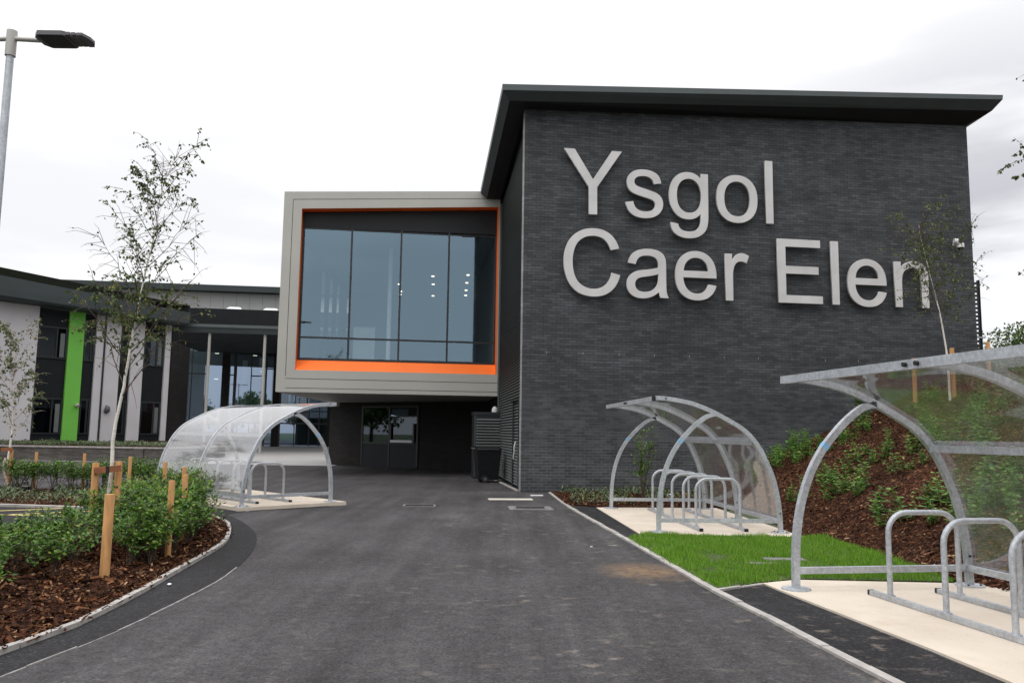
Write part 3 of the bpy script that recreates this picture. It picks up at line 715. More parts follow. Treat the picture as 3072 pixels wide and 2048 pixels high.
mb = MB(); mb.tube([(-.43,-.3,1.02),(-.47,-.2,1.03),(-.47,.2,1.03),(-.43,.3,1.02)], .018, 8); mb.box(-.36,.30,-.395,-.382,1.0,1.015); mb.build('handle', M['grey_plastic'], bn)
for yy in (-.36, .30):
    mb = MB(); mb.tube([(-.12,yy-.02,.11),(-.12,yy+.05,.11)], .11, 18); w = mb.build('wheel', M['rubber'], bn)
    mb = MB(); mb.tube([(-.12,yy-.03,.11),(-.12,yy+.0,.11)], .05, 12); mb.build('hub', M['grey_plastic'], w)

# ------------------------------------------------------------------ drain covers on the road
def flat(name, poly, z, mat, label, cat, z0=0.):
    mb = MB(); mb.prism(poly, z0, z); return tag(mb.build(name, mat), label, cat)
flat('cover_slab', [(-.50,18.85),(.50,18.98),(.53,18.72),(-.47,18.6)], .02, M['slab_w'], 'long cream slab set in the asphalt by the brick corner', 'slab')
flat('cover_slab', [(.50,20.15),(.80,20.2),(.81,20.05),(.51,20.0)], .02, M['white'], 'short white slab lying beside the foot of the brick wall', 'slab')
def grate(x, y, w, d, rz, label, surround=True):
    o = empty('drain_grate', (x, y, 0), rz, label, 'drain')
    if surround:
        mb = MB(); mb.box(-w/2-.13, w/2+.13, -d/2-.13, d/2+.13, 0, .006); mb.build('surround', M['dust'], o)
    mb = MB()
    for a in (-1, 1): mb.box(-w/2, w/2, a*d/2-.02, a*d/2+.02, .0, .016); mb.box(a*w/2-.02, a*w/2+.02, -d/2+.02, d/2-.02, .0, .016)
    mb.build('frame', M['dust'], o)
    mb = MB(); mb.box(-w/2+.02, w/2-.02, -d/2+.02, d/2-.02, .0, .009)
    n = int(w/.06)
    for k in range(n):
        xx = -w/2+.04+(w-.08)*k/(n-1); mb.bar((xx-.03,-d/2+.02,.013),(xx+.03,d/2-.02,.013), .018, .008)
    mb.build('bars', M['grate'], o)
grate(.42, 16.75, .62, .5, R(4), 'iron drain grating with pale cement surround near the right kerb')
grate(-1.85, 16.9, .62, .45, R(4), 'dark drain grating in the middle of the drive beyond the left shelter', False)

# ------------------------------------------------------------------ bicycle shelters
ARCH0 = [(-.04,2.07),(.08,2.066),(.25,2.047),(.40,2.02),(.54,1.99),(.74,1.92),(.93,1.836),(1.13,1.73),(1.32,1.62),(1.47,1.49),(1.61,1.31),(1.71,1.11),(1.80,.90),(1.86,.68),(1.905,.41),(1.92,.2),(1.925,0)]
STRUT0 = [(0,0),(.004,.3),(.03,.60),(.09,.88),(.18,1.12),(.30,1.33),(.44,1.50),(.60,1.66),(.78,1.79),(.93,1.83)]
def sm2(p, n=4): return smooth_line(p, n)
ARCH = sm2(ARCH0); STRUT = sm2(STRUT0)
def make_shelter(loc, rz, label, tape=True):
    s = empty('bike_shelter', loc, rz, label, 'bike shelter', 'curved bicycle shelters')
    for y in (0, 2, 4):
        mb = MB(); mb.sweep_xz(ARCH, y, .065, .06); mb.build('arch', M['galv'], s)
        mb = MB(); mb.disc((1.925, y, .0), .14, .014); mb.build('foot_plate', M['galv'], s)
        for a in (45,135,225,315):
            mb = MB(); mb.disc((1.925+.1*math.cos(R(a)), y+.1*math.sin(R(a)), .014), .012, .012, 6); mb.build('bolt', M['rubber'], s)
        for q in (3, 14*4):
            p = ARCH[min(q+2, len(ARCH)-3)]; mb = MB(); mb.tube([(p[0], y-.045, p[1]), (p[0], y+.045, p[1])], .012, 6); mb.build('bolt', M['rubber'], s)
    for y in (0, 4):
        mb = MB(); mb.sweep_xz(STRUT, y, .065, .06); st = mb.build('strut', M['galv'], s)
        mb = MB(); mb.sweep_xz([(p[0], p[1]) for p in STRUT[21:23]], y, .069, .064); mb.build('tape_band', M['blue_tape'], st)
        mb = MB(); mb.disc((0, y, .0), .14, .014); mb.build('foot_plate', M['galv'], s)
        mb = MB(); mb.bar((.035, y, .18), (1.885, y, .18), .05, .062); mb.build('bottom_rail', M['galv'], s)
    def rail(name, x, z, w, h):
        for y in (0, 2):
            mb = MB(); mb.bar((x, y+.031, z), (x, y+1.969, z), w, h); mb.build(name, M['galv'], s)
    rail('back_rail', 1.905, .18, .05, .062); rail('purlin', 1.535, 1.385, .05, .07)
    mb = MB(); mb.bar((-.075, -.03, 2.055), (-.075, 4.03, 2.055), .055, .075); eb = mb.build('eaves_beam', M['galv'], s)
    for y in (-.034, 4.034): mb = MB(); mb.box(-.105, -.045, y-.006, y+.006, 2.016, 2.094); mb.build('end_cap', M['rubber'], eb)
    for y in (1.93, 2.07): mb = MB(); mb.tube([(-.103, y, 2.055), (-.13, y, 2.055)], .02, 6); mb.build('bolt', M['rubber'], eb)
    for y in (0, 2):
        prof = []
        for i, p in enumerate(ARCH):
            if p[1] < .2: break
            q = ARCH[min(i+1, len(ARCH)-1)]; tx, tz = q[0]-p[0], q[1]-p[1]; l = math.hypot(tx, tz) or 1
            prof.append((p[0]-tz/l*.022, p[1]+tx/l*.022))
        mb = MB(); m = len(prof); vs = []
        for yy in (y+.031, y+1.969): vs += [(a, yy, b) for a, b in prof]
        mb.add(vs, [(i, i+1, m+i+1, m+i) for i in range(m-1)], True)
        mb.build('roof_panel', M['poly'], s)
    return s
def hoop_pts(x0, x1, h, r, y):
    pts = [(x0, y, .05)]
    for k in range(7):
        a = R(180-15*k); pts.append((x0+r+math.cos(a)*r, y, h-r+math.sin(a)*r))
    for k in range(7):
        a = R(90-15*k); pts.append((x1-r+math.cos(a)*r, y, h-r+math.sin(a)*r))
    pts.append((x1, y, .05)); return pts
def make_rack(loc, rz, label):
    s = empty('bike_rack', loc, rz, label, 'bike rack', 'hooped racks under the shelters')
    for x in (.70, 1.42):
        mb = MB(); mb.box(x-.028, x+.028, .12, 3.62, .004, .046); ra = mb.build('rail', M['galv'], s)
        
        for ya in (.09, 3.621): mb = MB(); mb.box(x-.029, x+.029, ya, ya+.029, .003, .047); mb.build('end_cap', M['rubber'], ra)
    for k in range(5):
        mb = MB(); mb.tube(hoop_pts(.70, 1.42, .80, .19, .38+.74*k), .025, 12); h = mb.build('hoop', M['galv'], s)
        for x in (.70, 1.42): mb = MB(); mb.disc((x, .38+.74*k, .046), .045, .008, 12); mb.build('collar', M['galv'], h)
    return s
P2 = ((2.31,12.8,.018), R(3.5))
s2 = make_shelter(*P2, 'galvanised bicycle shelter by the brick wall, beyond the grass patch'); r2 = make_rack(*P2, 'five hoop bicycle rack under the shelter by the brick wall')
for src, lab3, lab1 in ((s2, 'nearest galvanised bicycle shelter, cut off by the right edge of the view', 'bicycle shelter with sky reflecting roof beside the left planting bed'),
                        (r2, 'large hooped rack on the nearest concrete pad at the right', 'hooped rack under the shelter beside the left planting bed')):
    c = copy_tree(src); c.location = (3.52,4.26,.018) if src is s2 else (3.41,4.28,.018); c.rotation_euler.z = R(10); c['label'] = lab3
    c = copy_tree(src); c.location = (-6.48,19.63,.07); c.scale.z = .96; c.rotation_euler.z = R(-135); c['label'] = lab1
# raised pad under the left shelter
o = Matrix.Translation((-6.48,19.63,0)) @ Matrix.Rotation(R(-135), 4, 'Z')
mb = MB(); c4 = [o @ V3(p) for p in ((-.28,-.35,0),(2.06,-.35,0),(2.06,4.15,0),(-.28,4.15,0))]
mb.prism([(p.x,p.y) for p in c4], -.02, .07); struct(mb.build('pavement', M['pad']))

# ------------------------------------------------------------------ street lamp
lp = empty('street_lamp', (-7.5, 11.5, 0), 0, 'tall galvanised lamp post with two flat grey lamp heads', 'street lamp')
mb = MB(); mb.tube([(0,0,0),(0,0,3.5),(0,0,6.97)], [.085,.06,.052], 20); mb.build('pole', M['galv'], lp)
mb = MB(); mb.tube([(0,0,6.95),(0,0,7.34)], .072, 20); mb.build('collar', M['post_grey'], lp)
mb = MB(); mb.disc((0,0,0), .14, .02); mb.build('base_plate', M['galv'], lp)
for sgn in (1, -1):
    mb = MB(); mb.tube([(0,0,7.22),(sgn*.46,0,7.20)], .036, 14); ar = mb.build('arm', M['post_grey'], lp)
    hd = MB()
    def hx(x0, x1, y0, y1, z0, z1): hd.box(min(sgn*x0,sgn*x1), max(sgn*x0,sgn*x1), y0, y1, z0, z1)
    q = [(.42,-.12),(.50,-.22),(.85,-.22),(.90,-.19),(.90,.19),(.85,.22),(.50,.22),(.42,.12)]
    hd.prism([(sgn*a, b) for a, b in q], 7.185, 7.25)
    hx(.90,.96,-.19,.19,7.20,7.245); hx(.96,.98,-.05,.19,7.205,7.24); hx(.98,1.04,-.19,.19,7.20,7.24); hx(1.04,1.06,-.05,.19,7.205,7.235)
    hd.prism([(sgn*a, b) for a, b in ((1.06,-.19),(1.14,-.19),(1.20,-.05),(1.20,.08),(1.14,.19),(1.06,.19))], 7.195, 7.235)
    hd.build('lamp_head', M['grey_plastic'], lp)
    mb = MB(); mb.box(min(sgn*.5,sgn*.86), max(sgn*.5,sgn*.86), -.18, .18, 7.178, 7.184); mb.build('diffuser', M['charcoal'], lp)

# ------------------------------------------------------------------ left wing (local x along the façade)
WG = empty('classroom_wing', (-24.3, 38.5, 0), math.atan2(.8, .6), 'two storey wing with white and green wall panels behind the retaining wall', 'building')
def ws(x): return 7.45 - .022*x
L0, L1 = -9., 8.75
mb = MB(); mb.face([(L0,.12,.0),(L1,.12,.0),(L1,.12,ws(L1)),(L0,.12,ws(L0))]); mb.build('wall', M['wing_clad'], WG)
mb = MB(); mb.face([(L1,.12,0),(L1,9,0),(L1,9,ws(L1)),(L1,.12,ws(L1))]); mb.build('unseen_end_wall', M['white_render'], WG)  # unseen end face, made white to lighten its reflection in the entrance glass
for x0, x1, m, lab in ((-1.2,1.57,'white_render','wide white panel'),(3.04,3.80,'green_render','bright green panel'),(4.43,4.82,'white_render','narrow white panel left of the downpipe'),(4.93,5.73,'white_render','white panel right of the downpipe'),(6.35,7.03,'white_render','fourth white panel'),(8.27,8.58,'white_render','slim white end panel'),(-6,-3,'white_render','white panel')):
    mb = MB(); mb.box(x0, x1, 0, .14, .3, ws(x1)); mb.build('facade_panel', M[m], WG)['label'] = lab
mb = MB(); mb.tube([(4.875,-.02,.4),(4.875,-.02,7.2)], .045, 10); mb.build('downpipe', M['mullion'], WG)
def wwin(x0, x1, z0, z1):
    mb = MB()
    mb.box(x0, x1, .06, .118, z0, z0+.07); mb.box(x0, x1, .06, .118, z1-.07, z1)
    for x in (x0, (x0*.38+x1*.62), x1-.07): mb.box(x, x+.07, .058, .116, z0+.07, z1-.07)
    w = mb.build('window', M['mullion'], WG)
    mb = MB(); mb.face([(x0,.10,z0),(x1,.10,z0),(x1,.10,z1),(x0,.10,z1)]); mb.build('pane', M['glass_black'], w)
    if x1-x0 > 1: mb = MB(); mb.box(x1-.32, x1-.10, .09, .094, z0+.1, z1-.3); mb.build('blind', M['louvre'], w)
for x0, x1 in ((1.62,3.0),(3.86,4.38),(5.78,6.30),(7.08,8.22)):
    wwin(x0, x1, 1.15, 2.95); wwin(x0, x1, 4.9, 6.5)
# eaves of the wing
mb = MB()
def wp(x, off, z): return (x, -off, z)
def zt2(x): return 8.85 - .055*(x+.0)
pr = [(0, lambda x: ws(x)), (.86, lambda x: ws(x)+.02), (.95, lambda x: ws(x)+.12), (1.0, lambda x: zt2(x)-.40), (.93, lambda x: zt2(x)-.38), (.93, lambda x: zt2(x))]
for i in range(len(pr)-1):
    if i in (4,): continue
    mb.face([wp(L0, pr[i][0], pr[i][1](L0)), wp(L0, pr[i+1][0], pr[i+1][1](L0)), wp(L1+.3, pr[i+1][0], pr[i+1][1](L1)), wp(L1+.3, pr[i][0], pr[i][1](L1))])
mb.face([(L0,-.93,zt2(L0)),(L1+.3,-.93,zt2(L1)),(L1+.3,9,zt2(L1)-.3),(L0,9,zt2(L0)-.3)])
mb.face([(L1+.3,0,ws(L1)),(L1+.3,-.86,ws(L1)+.02),(L1+.3,-.95,ws(L1)+.12),(L1+.3,-1.0,zt2(L1)-.4),(L1+.3,-.93,zt2(L1)),(L1+.3,9,zt2(L1)-.3),(L1+.3,9,ws(L1))])
mb.build('roof', M['fascia'], WG)
wl = MB(); wl.tube([(0,0,0),(0,-.12,0),(.02,-.2,-.05)], [.07,.11,.09], 12)
tag(wl.build('wall_lamp', M['post_grey'], None, (-24.3+.6*3.65, 38.5+.8*3.65, 2.62), math.atan2(.8,.6)), 'small pale lamp on the green wall panel', 'lamp')
wl = MB(); wl.tube([(0,0,-.1),(0,-.12,-.05),(0,-.15,.12),(0,-.05,.2)], [.12,.15,.12,.05], 12)
tag(wl.build('wall_lamp', M['grey_plastic'], None, (-24.3+.6*5.2-.02, 38.5+.8*5.2, 2.45), math.atan2(.8,.6)), 'dark rounded bulkhead lamp on the white panel by the downpipe', 'lamp')

# ------------------------------------------------------------------ entrance block (world axes turned 8 degrees)
EB = empty('entrance_block', (-19.0, 45.6, 0), R(8), 'dark glazed entrance with deep canopy on slim pale posts', 'building')
X1 = 13.
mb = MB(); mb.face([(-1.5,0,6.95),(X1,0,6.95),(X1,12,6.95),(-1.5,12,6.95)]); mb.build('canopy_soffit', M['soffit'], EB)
mb = MB(); mb.hexa([(-1.5,-.05,6.94),(X1,-.05,6.94),(X1,.1,6.94),(-1.5,.1,6.94),(-1.5,-.12,7.25),(X1,-.12,7.25),(X1,.1,7.25),(-1.5,.1,7.25)]); mb.build('canopy_edge', M['fascia'], EB)
mb = MB(); mb.box(-1.5, X1, -.16, .1, 7.25, 7.42); mb.build('canopy_gutter', M['fascia_light'], EB)
mb = MB(); mb.box(-1.6, X1, 3.2, 3.5, 6.97, 8.80); mb.face([(-1.5,.1,7.42),(X1,.1,7.42),(X1,3.2,7.5),(-1.5,3.2,7.5)]); mb.face([(-1.5,3.5,8.5),(X1,3.5,8.5),(X1,20,8.5),(-1.5,20,8.5)]); mb.build('parapet_wall', M['wing_clad'], EB)
for x in (1.80, 4.86):
    mb = MB(); mb.tube([(x,.15,.1),(x,.15,6.95)], .085, 16); mb.build('post', M['post_grey'], EB)
for x in (-1.1, 2.35, 4.55):
    mb = MB(); mb.box(x-.45, x+.45, 3.75, 4.6, 8.5, 8.90); mb.hexa([(x-.47,3.73,8.90),(x+.47,3.73,8.90),(x+.47,4.62,8.90),(x-.47,4.62,8.90),(x-.3,3.9,9.03),(x+.3,3.9,9.03),(x+.3,4.45,9.03),(x-.3,4.45,9.03)]); mb.build('rooflight', M['board'], EB)
# glazed façade set back beneath the canopy; its own origin frame
FX, FY = -24., 57.; fa = R(16.5)
def flc(x, y):   # façade coordinates -> block coordinates
    wx = FX + math.cos(fa)*x - math.sin(fa)*y; wy = FY + math.sin(fa)*x + math.cos(fa)*y
    rx, ry = wx+19.0, wy-45.6; return (rx*math.cos(R(8))+ry*math.sin(R(8)), -rx*math.sin(R(8))+ry*math.cos(R(8)))
fo = flc(0, 0)
mb = MB()
def fb(x0, x1, z0, z1, d=.3): mb.box(x0, x1, -.02, d, z0, z1)
fb(-1.2,1.19,0,7.3); fb(3.43,3.94,0,7.3); fb(6.98,7.47,0,7.3); fb(10.9,18,0,7.3)
fb(-1.2,18,7.28,8.3,.28)
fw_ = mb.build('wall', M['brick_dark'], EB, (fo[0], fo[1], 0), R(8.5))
def fwin(x0, x1, bars, tr):
    mb = MB()
    for x in bars: mb.box(x[0], x[1], -.06, .02, .35, 7.27)
    for (a, b, z) in tr: mb.box(a, b, -.055, .02, z-.04, z+.04)
    mb.box(x0, x1, -.05, .02, 1.95, 2.05)
    w = mb.build('window', M['mullion'], EB, (fo[0], fo[1], 0), R(8.5))
    mb = MB(); mb.face([(x0,.0,.35),(x1,.0,.35),(x1,.0,7.28),(x0,.0,7.28)]); mb.build('pane', M['glass_dark'], w)
fwin(1.19, 3.43, ((1.19,1.24),(1.40,1.47),(2.36,2.43)), ((1.2,2.4,5.40),))
fwin(3.94, 6.98, ((3.94,3.98),(4.24,4.45),(5.41,5.48),(6.46,6.53)), ((3.95,4.3,5.38),(5.45,6.5,5.36),(6.5,6.98,5.9)))
fwin(7.47, 10.9, ((7.47,7.6),(8.55,8.62),(9.6,9.67),(10.3,10.37)), ((7.5,10.9,2.9),))
mb = MB(); mb.box(.9, 10.8, 3.5, 3.6, .3, 7.3); mb.build('inner_wall', M['room'], EB, (fo[0], fo[1], 0), R(8.5))
mb = MB(); mb.box(5.5, 6.45, .8, .85, .4, 5.2); mb.build('inner_screen', M['teal'], EB, (fo[0], fo[1], 0), R(8.5))
mb = MB(); mb.box(4.75, 5.1, 1.6, 1.7, 2.4, 6.6); mb.box(5.9,6.2,2.6,2.7,5.4,6.9); mb.build('inner_column', M['board'], EB, (fo[0], fo[1], 0), R(8.5))
for x, y, z in ((4.8,1.2,7.15),(5.6,2.0,7.0),(3.0,1.0,5.1),(6.2,1.0,5.75),(2.9,2.0,7.05)):
    mb = MB(); mb.box(x-.14, x+.14, y-.05, y+.05, z, z+.03); mb.build('ceiling_light', M['lamp_on'], EB, (fo[0], fo[1], 0), R(8.5))
mb = MB()
for z in (1.15, 1.55, 2.25): mb.box(1.45, 2.3, .5, .55, z, z+.16)
mb.build('bench', M['board'], EB, (fo[0], fo[1], 0), R(8.5))

# grey clad hall far behind
HB = empty('far_hall', (-22, 64, 0), R(8), 'pale grey clad hall with dark flat roof edge seen above the canopy', 'building')
mb = MB(); mb.box(-16, 20, 0, 12, 0, 12.3); mb.build('wall', M['grey_clad'], HB)
mb = MB()
for k in range(36): mb.box(-16+k, -15.985+k, -.008, .0, 8, 12.3)
mb.build('panel_joint', M['joint'], HB)
mb = MB(); mb.hexa([(-17,-.7,12.30),(21,-.7,12.36),(21,13,12.36),(-17,13,12.30),(-17,-.75,12.75),(21,-.75,12.85),(21,13,12.85),(-17,13,12.75)]); mb.build('roof', M['fascia'], HB)
mb = MB(); mb.box(2.6, 5.6, -.05, -.01, 8.6, 9.4); mb.build('vent', M['post_grey'], HB)

# ------------------------------------------------------------------ retaining wall and planter
RW = empty('retaining_wall', (-26.0, 37.25, 0), R(-5), 'low grey brick retaining wall with pale coping in front of the left wing', 'wall')
mb = MB(); mb.box(0, 10.6, 0, .22, -.02, .60); mb.box(10.6, 10.82, 0, 6, -.02, .60); mb.build('wall', M['brick_ret'], RW)
mb = MB(); mb.box(-.02, 10.86, -.04, .26, .60, .665); mb.box(10.56, 10.86, .26, 6, .60, .665); mb.build('coping', M['kerb'], RW)
mb = MB(); mb.box(9.3, 9.75, -.05, .0, 0, .6); mb.build('pier', M['brick_ret'], RW)
mb = MB(); mb.face([(-34,37.9,.62),(-15.3,36.6,.62),(-15.0,42.4,.8),(-19,46,.85),(-34,46,.85)]); struct(mb.build('flower_bed', M['soil']))

def leaf(mb, p, d, n, L, w):
    d = d.normalized(); s = d.cross(n)
    if s.length < 1e-3: s = V3((1,0,0))
    s.normalize(); n = s.cross(d)
    a = p; b = p + d*L*.5 + s*w*.5 - n*w*.12; c = p + d*L; e_ = p + d*L*.5 - s*w*.5 - n*w*.12; m = p + d*L*.5 + n*w*.06
    mb.add([a, b, c, e_, m], [(0,1,4),(1,2,4),(2,3,4),(3,0,4)])
def rv(r): 
    return V3((r.gauss(0,1), r.gauss(0,1), r.gauss(0,1))).normalized()
# low ground cover
rnd = random.Random(11); mb = MB()
for _ in range(9000):
    t = rnd.random(); x = -26.5+11*t + rnd.gauss(0,.02); y = 37.6-.96*t + rnd.uniform(.0, 3.2)**1.0
    if x > -15.4: continue
    cl = mnoise.noise(V3((x*1.6,y*1.6,0)))
    z = .66 + rnd.random()*(.14+.12*cl) + .03
    leaf(mb, V3((x,y,z)), V3((rnd.gauss(0,1),rnd.gauss(0,1),.6)), V3((0,0,1)), rnd.uniform(.06,.11), rnd.uniform(.04,.07))
tag(mb.build('ground_cover', M['leaf_cover']), 'low creeping plants spilling along the top of the retaining wall', 'plants', kind='stuff')
mb = MB()
def gc(n, xa, xb, ya, yb, ok, zf):
    for _ in range(n):
        x, y = rnd.uniform(xa,xb), rnd.uniform(ya,yb)
        if not ok(x, y): continue
        if mnoise.noise(V3((x*1.5,y*1.5,7))) < .02: continue
        leaf(mb, V3((x,y,zf(x,y)+rnd.random()*.13)), V3((rnd.gauss(0,1),rnd.gauss(0,1),.9)), V3((0,0,1)), rnd.uniform(.045,.09), rnd.uniform(.03,.05))
gc(9000, -13.5, -6.6, 15.8, 19.4, lambda x, y: inside(bedA, x, y), lambda x, y: .04)
tag(mb.build('ground_cover', M['leaf_cover']), 'low green plants dotted over the far half of the left bed', 'plants', kind='stuff')
mb = MB()
gc(6500, 1.3, 6.5, 17.4, 21.3, lambda x, y: inside(bedB, x, y), lambda x, y: .04)
tag(mb.build('ground_cover', M['leaf_cover']), 'small grey green plants in the mulch at the foot of the brick wall', 'plants', kind='stuff')

# ------------------------------------------------------------------ shrubs
def shrub_mesh(seed, h, w, bare, n):
    r = random.Random(seed); st = MB(); fo = MB()
    tips = []
    for k in range(9):
        a = r.uniform(0, 6.283); rr = r.uniform(.1, 1)*w
        tip = V3((math.cos(a)*rr, math.sin(a)*rr, h*r.uniform(.62, 1.0)*(1-.25*rr/w))); mid = tip*.5 + V3((r.gauss(0,.03), r.gauss(0,.03), .04)); mid.z = tip.z*.55
        st.tube([(r.gauss(0,.03), r.gauss(0,.03), 0), mid, tip], [.005,.004,.0015], 5, caps=False); tips.append((mid, tip))
        for _ in range(4):
            q = mid.lerp(tip, r.uniform(0,.8)); e = q + V3((r.gauss(0,.13), r.gauss(0,.13), r.uniform(.0,.16))); st.tube([q, e], [.004,.0015], 4, caps=False); tips.append((q, e))
    for _ in range(n):
        q, e = tips[r.randrange(len(tips))]; p = q.lerp(e, r.uniform(.1, 1.05)) + rv(r)*.035
        if p.z < bare: continue
        d = rv(r); d.z = d.z*.6+.25
        leaf(fo, p, d, V3((r.gauss(0,.4), r.gauss(0,.4), 1)), r.uniform(.035,.075), r.uniform(.024,.040))
    return st, fo
protos = []
def shrub_at(i, x, y, sc, lab, grp):
    p = protos[i]
    c = empty('shrub', (x, y, .02), random.uniform(0, 6.28), lab, 'shrub', grp); c.scale = (sc, sc, sc*random.uniform(.92,1.1))
    for nm, me, m in p:
        o = bpy.data.objects.new(nm, me); col.objects.link(o); o.parent = c
    return c
for i, (h, w, bare, n) in enumerate(((.62,.34,.06,400),(.70,.28,.10,380),(.52,.38,.04,380),(.86,.36,.12,620),(.84,.32,.30,460),(.80,.36,.32,460))):
    st, fo = shrub_mesh(40+i, h, w, bare, n)
    res = []
    for nm, m_, k in (('stems', st, 'twig'), ('foliage', fo, 'leaf_shrub')):
        me = bpy.data.meshes.new(nm); me.from_pydata(m_.v, [], m_.f); me.update(); me.materials.append(M[k]); res.append((nm, me, k))
    protos.append(res)
rs = random.Random(9)
k = 0
for j in range(26):
    y = 6.3 + j*.235
    for i in range(3):
        x = (-4.5 if y < 8.8 else -4.22) - i*.52 + rs.gauss(0,.07) - max(0, y-10.2)*.20; yy = y + rs.gauss(0,.12) + .1*i
        if y < 8.4 and i == 0 and rs.random() < .45: continue
        if math.dist((x,yy),(-5.53,11.4)) < .25 or math.dist((x, yy), (-4.01, 8.27)) < .3: continue
        if rs.random() < (.32 if y < 9 else .18): continue
        k += 1
        if y < 10.2: shrub_at(k % 3, x, yy, rs.uniform(.85,1.05), 'low glossy green shrub in the front half of the left bed', 'low shrubs in the front of the left bed')
        else: shrub_at((3, 1, 3, 0)[k % 4], x, yy, rs.uniform(.88,1.06), 'taller bushy green shrub at the curved end of the left bed', 'bushy shrubs at the end of the left bed')
for (x, y) in [(-4.02,9.3),(-3.98,9.85),(-4.25,10.45),(-4.5,10.95),(-5.35,12.6),(-5.0,12.9),(-5.7,12.8),(-5.35,13.3),(-6.1,13.1),(-5.5,13.7),(-5.9,14.0),(-6.4,13.9),(-5.75,14.5),(-6.3,14.9),(-6.75,14.5),(-6.05,15.35),(-6.6,15.8),(-5.45,14.25),(-6.3,16.4),(-6.9,16.9),(-5.9,14.9)]:
    k += 1; shrub_at((3, 1, 3, 0)[k % 4], x, y, rs.uniform(.88,1.06), 'taller bushy green shrub at the curved end of the left bed', 'bushy shrubs at the end of the left bed')
for (x, y, i) in ((-3.98,9.28,1),(-4.12,9.05,1),(-3.9,9.05,2),(-4.2,9.5,0)): shrub_at(i, x, y, .95, 'low glossy green shrub in the front half of the left bed', 'low shrubs in the front of the left bed')
for k in range(34):
    x = -13.2 + k*.20; y = 19.0 + rs.uniform(-.35,.25) - max(0, (x+8.6))*.6
    shrub_at(4 + k % 2, x, y, rs.uniform(.9,1.15), 'leggy hedge plant in the back row of the left bed', 'hedge plants in the back row')

# ------------------------------------------------------------------ weeds on the bank
def weed(seed, h):
    r = random.Random(seed); st = MB(); fo = MB()
    for k in range(r.randint(3, 5)):
        a = r.uniform(0, 6.283); hh = h*r.uniform(.6, 1); lean = r.uniform(.1,.5)*hh
        p0 = V3((r.gauss(0,.03), r.gauss(0,.03), 0)); p2 = p0 + V3((math.cos(a)*lean, math.sin(a)*lean, hh)); st.tube([p0, p0.lerp(p2,.5)+V3((0,0,.02)), p2], [.006,.005,.002], 4, caps=False)
        nn = int(hh/.045)
        for j in range(1, nn+1):
            q = p0.lerp(p2, j/nn)
            for s in (0, math.pi):
                b = j*1.57+s+r.gauss(0,.3); leaf(fo, q, V3((math.cos(b), math.sin(b), r.uniform(-.1,.5))), V3((0,0,1)), r.uniform(.07,.14)*(1.1-.5*j/nn), r.uniform(.04,.065))
    res = []
    for nm, m_, k in (('stems', st, 'leaf_weed'), ('foliage', fo, 'leaf_weed')):
        me = bpy.data.meshes.new(nm); me.from_pydata(m_.v, [], m_.f); me.update(); me.materials.append(M[k]); res.append((nm, me))
    return res
weeds = [weed(80+i, h) for i, h in enumerate((.22,.30,.36,.42,.28,.48))]
rnd = random.Random(21); cnt = 0; tries = 0
while cnt < 235 and tries < 9000:
    tries += 1
    y = rnd.uniform(5.5, 21.5); x = rnd.uniform(5.3, min(.66*y+.8, 11.5)) if y > 8 else rnd.uniform(5.3,6.6); h = bank_h(x, y)
    if h < .18 or mnoise.noise(V3((x*.55, y*.55, 2))) < -.12: continue
    cnt += 1
    c = empty('weed', (x, y, h-.01), rnd.uniform(0, 6.28), 'leafy green plant sprouting from the mulched bank', 'plant', 'leafy plants on the mulched bank'); s_ = rnd.uniform(.75,1.35); c.scale = (s_,)*3
    for nm, me in weeds[cnt % 6]:
        o = bpy.data.objects.new(nm, me); col.objects.link(o); o.parent = c

# climbing shrub between the brick wall and the shelter
def tall_shrub(x, y, h, seed, lab):
    r = random.Random(seed); c = empty('tall_shrub', (x, y, .02), 0, lab, 'shrub'); st = MB(); fo = MB()
    for k in range(7):
        a = r.uniform(0,6.28); tip = V3((math.cos(a)*.32*r.random(), math.sin(a)*.3, h*r.uniform(.6,1)))
        st.tube([(0,0,0), tip*.5, tip], [.012,.008,.002], 5, caps=False)
        for _ in range(9):
            q = V3((0,0,0)).lerp(tip, r.uniform(.3,1)); e = q+V3((r.gauss(0,.15),r.gauss(0,.12),r.uniform(-.02,.15))); st.tube([q,e],[.004,.001],4,caps=False)
            for _ in range(9): leaf(fo, q.lerp(e, r.random())+rv(r)*.04, rv(r), V3((0,0,1)), r.uniform(.05,.08), r.uniform(.03,.045))
    st.build('stems', M['twig'], c); fo.build('foliage', M['leaf_shrub'], c)
tall_shrub(3.05, 18.9, 1.95, 3, 'slim upright green shrub seen through the shelter by the brick wall')
tall_shrub(9.3, 21.6, 1.0, 5, 'small shrub against the brick wall at the top of the bank'); bpy.data.objects['tall_shrub.001'].location.z = bank_h(9.3,21.6)

